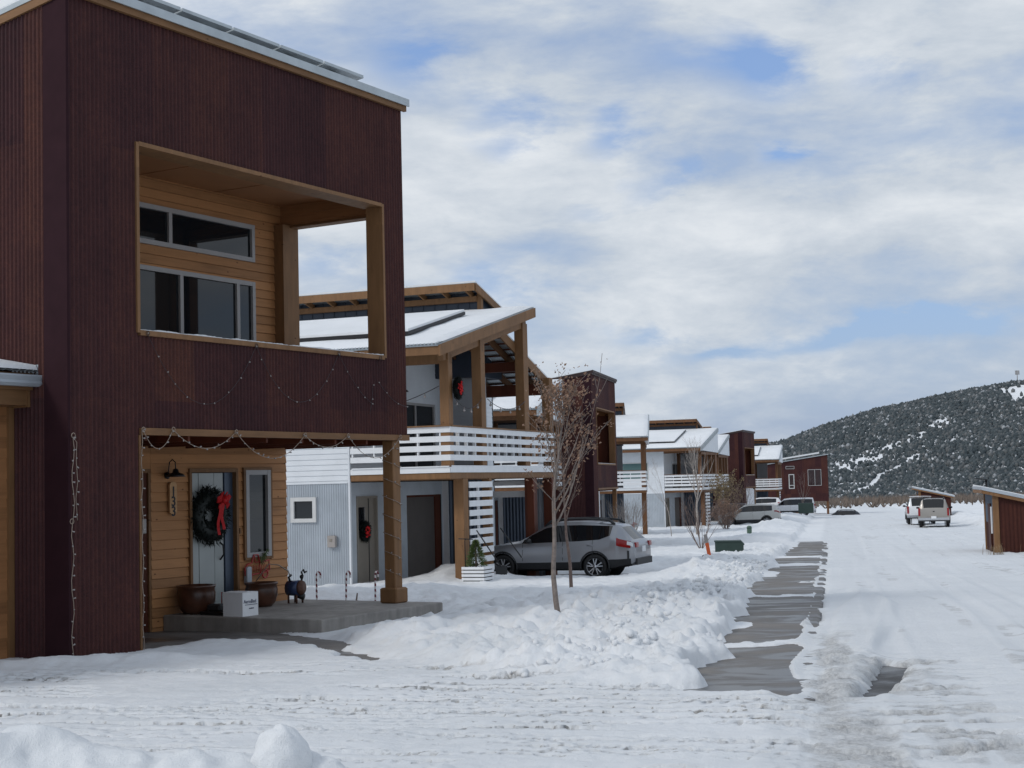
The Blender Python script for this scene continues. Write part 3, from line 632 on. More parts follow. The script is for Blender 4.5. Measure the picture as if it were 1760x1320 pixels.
    # door with casing, narrow glass light and boards
    m=MB(); m.slab('F',-2.28,4.52,4.57,0,2.30,-.16,.03); m.slab('F',-2.28,5.57,5.62,0,2.30,-.16,.03); m.slab('F',-2.28,4.57,5.57,2.24,2.30,-.16,.028); m.build('door_casing',M['timber'],h)
    m=MB(); m.box(-2.40,-2.345,4.57,4.80,.02,2.23); m.box(-2.40,-2.342,4.812,5.15,.02,2.23); m.box(-2.40,-2.345,5.162,5.36,.02,2.23); dr=m.build('front_door',M['door'],h)
    MB().box(-2.42,-2.41,4.57,5.57,.02,2.24).build('door_shadow_gap',M['black'],dr)
    MB().box(-2.40,-2.33,5.385,5.57,.02,2.235).build('side_panel',M['galv_dark'],dr)
    m=MB(); m.tube([(-2.34,5.28,1.16),(-2.27,5.27,1.12),(-2.26,5.27,.98),(-2.34,5.28,.90)],.014,6); m.lathe([(0,0),(.03,0),(.03,.03),(0,.03)],(-2.345,5.28,1.24),12,'x'); m.build('door_handle',M['black'],dr)
    m=MB(); m.lathe([(0,0),(.035,0),(.03,.025),(0,.025)],(-2.35,5.30,1.34),12,'x'); m.build('lock',M['rim'],dr)
    # porch post on its boxed base
    m=MB(); m.bbox(-.21,-.01,6.62,6.82,.16,2.665,.012); po=m.build('porch_post',M['timber'],h)
    m=MB(); m.bbox(-.27,.05,6.56,6.88,.165,.40,.02); m.build('post_base',M['timber'],po)
    return h
def house_one():
    h=rust_house('rust_house','rust brown corrugated house nearest the camera with number 133 beside its door',H1O,H1R)
    top=8.06
    # raised solar panels near the front edge of the roof
    for i in range(5):
        y1=6.55-i*1.04; y0=y1-1.0; m=MB()
        zf=8.42+.018*(i-2)*0; m.hexa([(-2.3,y0,zf-.30),(-.38,y0,zf-.02),(-.38,y1,zf-.02),(-2.3,y1,zf-.30)],[(-2.3,y0,zf-.26),(-.38,y0,zf+.025),(-.38,y1,zf+.025),(-2.3,y1,zf-.26)])
        p=m.build('solar_panel',M['roofmetal'],h)
        m=MB(); m.hexa([(-2.25,y0+.04,zf-.262),(-.43,y0+.04,zf+.012),(-.43,y1-.04,zf+.012),(-2.25,y1-.04,zf-.262)],[(-2.25,y0+.04,zf-.25),(-.43,y0+.04,zf+.03),(-.43,y1-.04,zf+.03),(-2.25,y1-.04,zf-.25)]); m.build('panel_glass',M['snow_roof'],p)
        
        for y in (y0+.2,y1-.2): MB().box(-.75,-.68,y-.02,y+.02,top-.1,zf-.155).build('panel_leg',M['black'],p); MB().box(-1.9,-1.83,y-.02,y+.02,top-.3,zf-.26).build('panel_leg',M['black'],p)
        MB().box(-.80,-.63,y0,y1,zf-.15,zf-.09).build('panel_rail',M['black'],p); MB().box(-.60,-.48,y0+.3,y0+.42,zf-.13,zf-.05).build('panel_clip',M['black'],p)
    # attached low garage on the left
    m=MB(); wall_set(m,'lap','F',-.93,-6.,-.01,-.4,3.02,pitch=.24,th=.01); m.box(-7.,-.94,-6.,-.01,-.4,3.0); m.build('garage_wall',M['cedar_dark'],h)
    MB().box(-.95,-.885,-.10,-.008,-.4,3.02).build('garage_corner_board',M['timber'],h)
    m=MB(); m.box(-.93,-.62,-6,-.012,3.02,3.22); m.box(-.60,-.56,-6,-.02,3.2,3.40); m.build('eave_board',M['timber_h'],h)
    m=MB(); m.box(-.88,-.60,-.06,-.02,3.0,3.21); m.build('eave_bracket',M['timber'],h)
    m=MB(); n=int(6/.1*8)
    vs=[];fs=[]
    for i in range(n+1):
        y=-6+5.98*i/n; d=.014*math.sin(2*math.pi*y/.105); vs+= [(-.46,y,3.42+d),(-6.5,y,4.3+d)]
    for i in range(n): fs.append((2*i,2*i+1,2*i+3,2*i+2))
    m.add(vs,fs,True); g=m.build('garage_roof',M['roofmetal'],h)
    m=MB(); vs=[];fs=[];n2=120
    for i in range(n2+1):
        y=-6+5.97*i/n2; a=.03+.03*vn(np.array([y*2.]),np.array([3.]),8)[0]; vs+= [(-.47,y,3.436),(-.50,y,3.44+a),(-1.6,y,3.64+a),(-6.4,y,4.34+a)]
    for i in range(n2):
        for k in range(3): fs.append((4*i+k,4*i+k+1,4*i+5+k,4*i+4+k))
    m.add(vs,fs,True); m.build('roof_snow',M['snow_roof'],g)
    m=MB(); m.prism([(-.56,3.37),(-.56,3.25),(-.54,3.235),(-.45,3.235),(-.42,3.27),(-.43,3.30),(-.40,3.35),(-.41,3.37),(-.43,3.355),(-.45,3.27),(-.545,3.26),(-.545,3.37)],1,-6,.0); m.build('gutter',M['galv'],h)
    MB().box(-.93,-.46,-.018,-.004,3.30,3.50).build('end_flashing',M['galv'],h)
    # small fittings
    gooseneck('barn_lamp','F',-2.28,4.06,2.20,h,.80,'black')
    x=-2.262; m=MB(); m.prism([(4.07,1.66),(4.10,1.63),(4.19,1.63),(4.22,1.66),(4.22,2.06),(4.19,2.10),(4.10,2.10),(4.07,2.06)],0,x,x+.03); sg=m.build('house_number_sign',M['sign_wood'],h)
    for i,ch in enumerate('133'): text(ch,.20,(x+.033,4.145,1.955-i*.145),sg,M['black'],'numeral',bold=.004)
    m=MB(); m.bbox(-2.36,-2.30,3.58,3.66,1.36,1.58,.01); m.build('doorbell_box',M['bulb'],h)
    m=MB(); m.bbox(-2.27,-2.19,5.735,5.85,.50,.76,.012); m.build('outlet_box',M['galv'],h)
    m=MB(); m.box(-2.27,-2.25,5.645,5.675,1.28,1.37); m.build('doorbell',M['timber'],h)
    return h
def text(s,size,loc,parent,mat,name,face='F',align='CENTER',font=None,sx=1.,bold=0.):
    cu=bpy.data.curves.new(name,'FONT'); cu.body=s; cu.size=size; cu.extrude=.002; cu.offset=bold; cu.align_x=align; cu.align_y='CENTER'
    o=bpy.data.objects.new(name,cu); C.objects.link(o)
    dg=bpy.context.evaluated_depsgraph_get(); me=bpy.data.meshes.new_from_object(o.evaluated_get(dg)); bpy.data.objects.remove(o)
    rot=Matrix(((0,0,1),(sx,0,0),(0,1,0))) if face=='F' else (Matrix(((sx,0,0),(0,0,-1),(0,1,0))) if face=='S' else Matrix(((-sx,0,0),(0,0,1),(0,1,0))))
    for v in me.vertices: v.co=rot@v.co+Vector(loc)
    me.materials.clear(); me.materials.append(mat); me.name=name
    o=bpy.data.objects.new(name,me); C.objects.link(o); o.parent=parent; return o
# ---------------------------------------------------------------- white houses
def slatrail(m,face,c,u0,u1,zs,post=.55,d=.02,inner=.09):
    for a,b in zs: m.slab(face,c,u0,u1,a,b,0,d)
    u=u0+.03
    while u<u1: m.slab(face,c,u,u+.04,zs[-1][0],zs[0][1]-.01,-inner,-.002); u+=post
def white_house(name,label,O,rz,kind='closed',far=False,group='white houses with slatted decks along the street',deck_y=6.0,tim='timber_far',glassy=False):
    h=empty(name,O,rz,label,'house',group)
    T=M[tim]; YD=deck_y
    rz_=lambda y:5.94+.234*(y+1.07)         # top of the low roof along y
    ridge=5.72
    pitch=.14 if not far else .2
    # side wall towards the camera
    m=MB(); xb=-9.5; hol=[(-4.55,-3.80,1.60,2.25)]; up=[(-7.4,-4.0,3.55,4.95)] if glassy else []
    wall_set(m,'lap','S',0,xb,-2.85,2.62,5.85,up,pitch=pitch,th=.018); m.build('clapboard_wall',M['clap'],h)
    m=MB(); wall_set(m,'corr','S',0,xb,-2.85,-.6,2.60,hol if not glassy else [],pitch=.068 if not far else .12); m.build('corrugated_wall',M['galv'],h)
    m=MB(); m.box(-2.87,-2.82,-.026,.045,-.6,5.85); m.box(xb,-2.875,-.032,-.003,2.585,2.62); m.build('corner_board',M['clap'],h)
    # body of the house
    m=MB(); m.box(xb,-3.06,.035,10.5,-.6,5.6); m.build('house_core',M['dark'],h)
    if not glassy: window(h,'S',-.02,-4.55,-3.80,1.60,2.25,fr='frame_w',w=.10,d=.05)
    else: window(h,'S',0,-7.4,-4.0,3.55,4.95,fr='frame_w',gl='glass_teal',mull=(-6.9,),w=.08)
    # recessed street wall, two storeys
    m=MB(); wall_set(m,'corr','F',-2.9,.04,10.,-.6,2.60,[(.46,1.62,-.6,2.22),(3.52,5.85,-.6,2.22),(6.75,9.6,-.6,2.3)],pitch=.068 if not far else .12); m.build('recessed_metal_wall',M['galv'],h)
    m=MB(); wall_set(m,'lap','F',-2.9,.04,10.,2.80,6.2,[(2.95,5.5,2.9,4.83)],pitch=pitch,th=.012); m.build('recessed_clapboard_wall',M['clap'],h)
    window(h,'F',-2.9,2.95,5.5,2.9,4.83,fr='frame',mull=(4.2,),w=.07,name='sliding_door')
    m=MB(); m.slab('F',-2.88,2.80,2.95,2.9,4.98,-.02,.03); m.slab('F',-2.88,5.5,5.62,2.9,4.98,-.02,.03); m.slab('F',-2.88,2.95,5.5,4.83,4.98,-.02,.028); m.build('door_casing',M['clap'],h)
    m=MB(); m.slab('F',-2.9,.50,1.58,-.1,2.18,-.10,-.04); d=m.build('front_door',M['tan'],h)
    MB().slab('F',-2.9,1.22,1.25,-.1,2.18,-.04,-.03).build('door_gap',M['black'],d); MB().slab('F',-2.9,.62,1.0,1.35,1.95,-.04,-.03).build('pane',M['glass'],d)
    m=MB(); m.slab('F',-2.88,.44,.50,-.1,2.24,-.1,.02); m.slab('F',-2.88,1.58,1.64,-.1,2.24,-.1,.02); m.slab('F',-2.88,.50,1.58,2.18,2.24,-.1,.018); m.build('door_casing',M['tan'],h)
    m=MB(); m.slab('F',-2.9,3.55,5.50,-.1,2.16,-.12,-.06); m.build('garage_door',M['garage'],h)
    m=MB(); m.slab('F',-2.9,5.50,5.85,-.1,2.22,-.12,-.02); m.slab('F',-2.9,3.52,5.50,2.16,2.22,-.12,.0); m.build('garage_jamb',M['door_wood'],h)
    # partition that screens the neighbour's deck
    m=MB(); m.lap('S',6.0,-2.9,-1.5,2.80,6.3,pitch=pitch,th=.012); m.box(-2.9,-1.5,6.02,6.14,2.8,6.3); m.build('partition_wall',M['clap_grey'],h)
    m=MB(); m.corr('S',6.0,-2.72,-1.5,-.6,2.60,pitch=.15,amp=.02); m.box(-2.9,-1.5,6.05,6.14,-.6,2.6); m.build('partition_metal',M['galv_dark'],h)
    MB().box(-2.9,-2.70,5.93,6.03,-.6,2.6).build('partition_post',M['white'],h)
    # deck
    MB().box(-2.9,-.03,.03,YD,2.62,2.90).build('deck',T,h)
    m=MB(); m.slab('S',0,-2.8,0,2.79,2.93,0,.024); m.slab('F',0,-.0,YD,2.79,2.93,0,.024)
    zs=[(3.80,3.945),(3.565,3.71),(3.33,3.475),(3.095,3.24)]
    slatrail(m,'S',0,-2.8,0.02,zs,.62); slatrail(m,'F',0,0,YD,zs,.55); m.build('slat_railing',M['white'],h)
    m=MB(); m.box(-2.8,.03,-.07,.05,3.95,3.985); m.box(-.06,.045,.05,YD,3.95,3.985); m.box(-2.8,.0,.0,.10,2.64,2.785); m.box(-.12,.0,.10,YD,2.64,2.785); m.build('deck_beam',T,h)
    m=MB(); m.box(-2.75,-.02,-.05,.06,2.93,2.96); m.box(-.06,.02,.06,YD,2.93,2.97); m.build('deck_snow',M['snow_roof'],h)
    # posts
    for (x0,x1,y0,y1,z0,z1) in ((-.25,0,0,.26,2.93,5.80),(-.27,0,2.15,2.45,2.93,6.35),(-.27,0,5.35,5.72,2.93,7.05),(-.25,0,7.45,7.75,2.93,5.60) if YD>7 else (-.25,0,YD-.3,YD,2.93,5.6)):
        if kind=='closed' and y0==5.35: z1=5.6
        m=MB(); m.bbox(x0,x1,y0,y1,z0,z1,.01); m.build('deck_post',T,h)
    if kind=='closed':
        m=MB(); m.bbox(-.25,0,3.9,4.15,2.93,5.6,.01); m.build('deck_post',T,h); m=MB(); m.bbox(-2.7,-2.45,3.9,4.15,2.93,5.6,.01); m.build('deck_post',T,h)
    for (x0,x1,y0,y1) in ((-.28,0,.80,1.12),(-.22,0,2.56,2.74)):
        m=MB(); m.bbox(x0,x1,y0,y1,-.6,2.64,.01); m.build('ground_post',T,h)
    # slatted screen between two ground posts
    m=MB(); z=-.28
    for i in range(12):
        m.slab('F',.005,1.13,2.72,z,z+.155,0,.024); z+=.243
    m.slab('F',0,1.80,1.84,-.3,2.55,-.06,.003); m.build('slat_screen',M['white'],h)
    # eave beam
    m=MB(); m.box(-2.9,.0,.02,.22,5.55,5.80); 
    m.build('eave_beam',T,h)
    # low roof rising away from the camera
    y0,y1=-1.07,ridge; xf=.22
    m=MB(); th=.05
    def slabroof(m,x0,x1,ya,za,yb,zb,t):
        m.hexa([(x0,ya,za-t),(x1,ya,za-t),(x1,yb,zb-t),(x0,yb,zb-t)],[(x0,ya,za),(x1,ya,za),(x1,yb,zb),(x0,yb,zb)])
    slabroof(m,xb,xf,y0,rz_(y0),y1,rz_(y1),.05)
    # wavy lower edge
    n=int((xf-xb)/.1*6); vs=[];fs=[]
    for i in range(n+1):
        x=xb+(xf-xb)*i/n; d=.016*math.sin(2*math.pi*x/.10); vs+=[(x,y0-.05,rz_(y0-.05)+.01+d),(x,y0+.3,rz_(y0+.3)+.012+d)]
    for i in range(n): fs.append((2*i,2*i+2,2*i+3,2*i+1))
    m.add(vs,fs,True); rf=m.build('low_roof',M['roofmetal'],h)
    m=MB(); vs=[];fs=[];nx,ny=60,16
    for i in range(nx+1):
        for j in range(ny+1):
            x=xb+(xf-.02-xb)*i/nx;y=y0+.02+(y1-y0-.05)*j/ny; e=min(1,min(i,nx-i,j,ny-j)/1.); a=.012+e*(.06+.04*float(vn(np.array([x*1.3+O[0]]),np.array([y*1.3]),4)[0])); vs.append((x,y,rz_(y)+a))
    for i in range(nx):
        for j in range(ny): fs.append((i*(ny+1)+j,(i+1)*(ny+1)+j,(i+1)*(ny+1)+j+1,i*(ny+1)+j+1))
    m.add(vs,fs,True); m.build('roof_snow',M['snow_roof'],rf)
    # solar array under snow, standing proud of the roof
    m=MB(); x1,x0_=(-1.15,xb+.3) if kind!='closed' else (-2.0,xb+.3)
    ya,yb=(.15,3.9) if kind!='closed' else (.2,4.3)
    slabroof(m,x0_,x1,ya,rz_(ya)+.20,yb,rz_(yb)+.20,.09); sp=m.build('solar_array',M['black'],rf)
    m=MB(); slabroof(m,x0_+.02,x1-.02,ya+.02,rz_(ya+.02)+.27,yb-.02,rz_(yb-.02)+.27,.065); m.build('panel_snow',M['snow_roof'],sp)
    # barge board on the street side and eave fascia
    m=MB(); m.hexa([(xf,y0,rz_(y0)-.30),(xf+.05,y0,rz_(y0)-.30),(xf+.05,y1,rz_(y1)-.30),(xf,y1,rz_(y1)-.30)],[(xf,y0,rz_(y0)-.03),(xf+.05,y0,rz_(y0)-.03),(xf+.05,y1,rz_(y1)-.03),(xf,y1,rz_(y1)-.03)])
    if kind=='open' : m.build('barge_board',T,h)
    else: m.build('barge_board',M['roofmetal'],h)
    MB().box(xb,xf-.002,y0+.03,y0+.08,rz_(y0)-.26,rz_(y0)-.055).build('eave_fascia',T,h)
    if kind!='open':
        m=MB(); m.prism([(y0+.25,5.72),(y1,5.60),(y1,rz_(y1)-.06),(y0+.25,rz_(y0+.25)-.06)],0,-.06,xf-.02); m.build('gable_siding',M['clap'],h)
        MB().box(-.2,.05,0,YD,5.42,5.62).build('header_beam',T,h)
        m=MB(); m.lap('S',0,xb,-2.85,5.6,5.95,pitch=pitch,th=.01) if False else m.box(-2.85,-.1,.03,5.9,5.66,5.72); m.build('deck_ceiling',M['timber_far'],h)
    else:
        m=MB()
        for x in (-.9,-1.7,-2.5): m.beam((x,y0+.2,rz_(y0+.2)-.16),(x,y1,rz_(y1)-.16),.06,.18)
        m.beam((-.12,-.2,rz_(-.2)-.42),(-.12,y1,rz_(y1)-.42),.16,.26); m.build('rafters',T,h)
        for i,x in enumerate(range(9)): 
            pass
    # clerestory
    zc=rz_(ridge); m=MB(); 
    for i in range(22): m.slab('S',5.62,xb+i*.37,min(xb+(i+1)*.37-.015,-1.45),zc-.1,zc+.62,0,.02); m.slab('S',5.62,xb+(i+1)*.37-.02,min(xb+(i+1)*.37,-1.45),zc-.1,zc+.62,0,.045)
    m.hexa([(xb,5.63,5.6),(-1.45,5.63,5.6),(-1.45,7.3,5.6),(xb,7.3,5.6)],[(xb,5.63,zc+.45),(-1.45,5.63,zc+.45),(-1.45,7.3,zc+.02),(xb,7.3,zc+.02)]); m.build('clerestory_wall',M['navy'],h)
    zr=lambda y: zc+.74-.27*(y-5.0)
    m=MB(); slabroof(m,xb,-1.28,5.0,zr(5.),7.6,zr(7.6),.05); cr=m.build('high_roof',M['roofmetal'],h)
    m=MB(); slabroof(m,xb,-1.30,5.02,zr(5.02)+.055,7.6,zr(7.6)+.055,.054); m.build('roof_snow',M['snow_roof'],cr)
    m=MB(); m.box(xb,-1.30,4.96,5.0,zr(5)-.24,zr(5)-.02); m.hexa([(-1.31,5.0,zr(5)-.24),(-1.26,5.0,zr(5)-.24),(-1.26,7.6,zr(7.6)-.24),(-1.31,7.6,zr(7.6)-.24)],[(-1.31,5.0,zr(5)-.02),(-1.26,5.0,zr(5)-.02),(-1.26,7.6,zr(7.6)-.02),(-1.31,7.6,zr(7.6)-.02)]); m.build('high_fascia',T,h)
    m=MB(); x=-1.6
    while x>xb: m.beam((x,5.0,zr(5.)-.16),(x,5.9,zr(5.9)-.16),.05,.16); x-=.75
    m.box(xb,-1.45,5.45,5.6,zr(5.5)-.36,zr(5.5)-.20); m.box(-1.45,-1.33,5.50,5.66,zc-.05,zr(5.6)-.1); m.build('overhang_brackets',T,h)
    if kind=='open':
        # neighbour's canopy falling away from the ridge, seen from below
        r2=lambda y:6.99-.32*(y-3.75); m=MB(); xb2=-4.2; xe=-.30; n=int((xe-xb2)/.075*6); vs=[];fs=[]
        for i in range(n+1):
            x=xb2+(xe-xb2)*i/n; d=.011*math.sin(2*math.pi*x/.075); vs+=[(x,3.75,r2(3.75)+d),(x,8.7,r2(8.7)+d)]
        for i in range(n): fs.append((2*i,2*i+2,2*i+3,2*i+1))
        m.add(vs,fs,True); c=m.build('canopy_roof',M['roofmetal'],h)
        MB().hexa([(xb2,3.75,r2(3.75)+.03),(xe,3.75,r2(3.75)+.03),(xe,8.7,r2(8.7)+.03),(xb2,8.7,r2(8.7)+.03)],[(xb2,3.75,r2(3.75)+.1),(xe,3.75,r2(3.75)+.1),(xe,8.7,r2(8.7)+.1),(xb2,8.7,r2(8.7)+.1)]).build('roof_snow',M['snow_roof'],c)
        m=MB()
        y=4.0
        while y<8.7: m.box(xb2,xe-.03,y,y+.07,r2(y)-.052,r2(y)-.014); y+=.42
        m.build('purlins',M['door_wood'],c)
        m=MB()
        for x in (-.75,-1.5,-2.25,-3.0,-3.75): m.beam((x,3.8,r2(3.8)-.16),(x,8.6,r2(8.6)-.16),.07,.20)
        m.build('canopy_rafters',M['timber_far'],h)
        m=MB(); m.box(-4.2,-.32,5.9,6.1,r2(6)-.55,r2(6)-.28); m.box(-4.2,-.32,7.6,7.8,r2(7.7)-.62,r2(7.7)-.28); m.build('canopy_beam',M['door_wood'],h)
        m=MB(); m.hexa([(xe,3.75,r2(3.75)-.27),(xe+.05,3.75,r2(3.75)-.27),(xe+.05,8.75,r2(8.75)-.27),(xe,8.75,r2(8.75)-.27)],[(xe,3.75,r2(3.75)),(xe+.05,3.75,r2(3.75)),(xe+.05,8.75,r2(8.75)),(xe,8.75,r2(8.75))]); m.build('canopy_barge_board',T,h)
        m=MB(); m.box(-2.9,-.1,6.4,6.43,2.42,2.55); m.box(-2.9,-.1,6.4,6.43,2.08,2.26); m.build('inner_boards',M['white'],h)
        m=MB(); m.bbox(-.28,0,5.9,6.2,-.6,2.64,.01); m.build('ground_post',M['door_wood'],h)
        m=MB(); m.bbox(-.28,0,7.45,7.75,-.6,2.64,.01); m.build('ground_post',M['door_wood'],h)
        m=MB(); m.corr('S',7.9,-.95,-.3,-.6,2.6,pitch=.15,amp=.02); m.box(-.95,-.3,7.95,8.05,-.6,2.6); m.build('partition_metal',M['galv'],h)
    return h
def last_house():
    O=Vector((0,0,0)); 
    x0,y0=36.4,176.
    h=empty('rust_house',(x0,y0,gz(150)-1.0),-9.,'rust brown house at the end of the row with snow on its sloping roof','house','rust clad houses along the street')
    W_=7.2; z0=2.6
    top=lambda x:7.55+.14*x*1.0
    m=MB(); m.corr('S',0,-9.,0,lambda u:z0-.4,lambda u:top(u),pitch=.136,amp=.012,seg=6); m.corr('F',0,0,7,z0,top(0),pitch=.136,amp=.012,seg=6); m.build('metal_cladding',M['rust'],h)
    m=MB(); m.hexa([(-9,.01,z0-.3),(-.01,.01,z0-.3),(-.01,7,z0-.3),(-9,7,z0-.3)],[(-9,.01,top(-9)),(-.01,.01,top(0)),(-.01,7,top(0)),(-9,7,top(-9))]); m.box(-9,-2.2,.3,6.9,-.6,z0-.3); m.build('wall_frame',M['cedar_dark'],h)
    m=MB(); m.hexa([(-9.2,-.15,top(-9.2)),(.15,-.15,top(.15)),(.15,7.1,top(.15)),(-9.2,7.1,top(-9.2))],[(-9.2,-.15,top(-9.2)+.1),(.15,-.15,top(.15)+.1),(.15,7.1,top(.15)+.1),(-9.2,7.1,top(-9.2)+.1)]); rf=m.build('roof',M['roofmetal'],h)
    m=MB(); m.hexa([(-9.,.3,top(-9)+.3),(-.9,.3,top(-.9)+.3),(-.9,6.9,top(-.9)+.3),(-9,6.9,top(-9)+.3)],[(-9,.3,top(-9)+.48),(-.9,.3,top(-.9)+.48),(-.9,6.9,top(-.9)+.48),(-9,6.9,top(-9)+.48)]); m.build('roof_snow',M['snow_roof'],rf)
    window(h,'S',-.03,-2.3,-.75,4.0,5.9,w=.06,mull=(-1.5,)); window(h,'S',-.03,-4.5,-3.85,3.7,5.4,fr='frame_w',w=.09,dz=(4.1,)); window(h,'S',-.03,-4.8,-3.8,6.0,6.35,w=.05)
    m=MB(); m.bbox(-.25,0,.05,.3,-.6,z0,.02); m.build('corner_post',M['timber_far'],h)
def shed(O,rz,label,W_=5.,L=3.2,H=2.08):
    h=empty('bin_shed',O,rz,label,'shed','small sloping roofed sheds right of the street')
    top=lambda x:H-.10-.075*x if x>-9 else H
    top=lambda x:H-.24*x
    m=MB(); m.corr('S',0,.14,W_,lambda u:-.5,lambda u:top(u)-.12,pitch=.136,amp=.012,seg=6); m.build('metal_cladding',M['rust2'],h)
    m=MB(); m.hexa([(.03,.02,-.5),(W_,.02,-.5),(W_,L,-.5),(.03,L,-.5)],[(.03,.02,top(0)-.2),(W_,.02,top(W_)-.2),(W_,L,top(W_)-.2),(.03,L,top(0)-.2)]); m.build('shed_core',M['dark'],h)
    m=MB(); m.corr('X',0,.15,L,-.5,.95,pitch=.136,amp=.01,seg=6); m.build('side_cladding',M['rust2'],h)
    m=MB(); m.corr('X',0,.15,L,.95,H-.05,pitch=.10,amp=.008,seg=6); m.build('upper_cladding',M['galv_dark'],h)
    m=MB(); m.box(-.07,-.03,.95,1.7,-.3,1.65); m.build('shed_door',M['rust2'],h); MB().box(-.09,-.05,.42,.60,.6,1.55).build('notice_board',M['white'],h)
    m=MB(); m.bbox(-.06,.14,-.06,.14,-.5,top(.14)-.05,.01); m.build('corner_post',M['timber'],h); m=MB(); m.bbox(-.06,.1,L-.1,L,-.5,top(.1)-.05,.01); m.build('corner_post',M['timber'],h)
    m=MB(); m.hexa([(-.42,-.22,top(-.42)-.02),(W_+.3,-.22,top(W_+.3)-.02),(W_+.3,L+.2,top(W_+.3)-.02),(-.42,L+.2,top(-.42)-.02)],[(-.42,-.22,top(-.42)+.09),(W_+.3,-.22,top(W_+.3)+.09),(W_+.3,L+.2,top(W_+.3)+.09),(-.42,L+.2,top(-.42)+.09)]); rf=m.build('roof',M['galv'],h)
    m=MB(); m.hexa([(-.4,-.15,top(-.4)+.09),(W_+.3,-.15,top(W_+.3)+.09),(W_+.3,L+.2,top(W_+.3)+.09),(-.4,L+.2,top(-.4)+.09)],[(-.4,-.15,top(-.4)+.12),(W_+.3,-.15,top(W_+.3)+.12),(W_+.3,L+.2,top(W_+.3)+.16),(-.4,L+.2,top(-.4)+.16)]); m.build('roof_snow',M['snow_roof'],rf)
    m=MB(); m.hexa([(-.4,-.20,top(-.4)-.14),(W_+.2,-.20,top(W_+.2)-.14),(W_+.2,-.15,top(W_+.2)-.14),(-.4,-.15,top(-.4)-.14)],[(-.4,-.20,top(-.4)-.025),(W_+.2,-.20,top(W_+.2)-.025),(W_+.2,-.15,top(W_+.2)-.025),(-.4,-.15,top(-.4)-.025)]); m.box(-.42,-.38,-.15,L+.1,top(-.4)-.14,top(-.4)-.025); m.build('fascia',M['timber'],h)
    return h
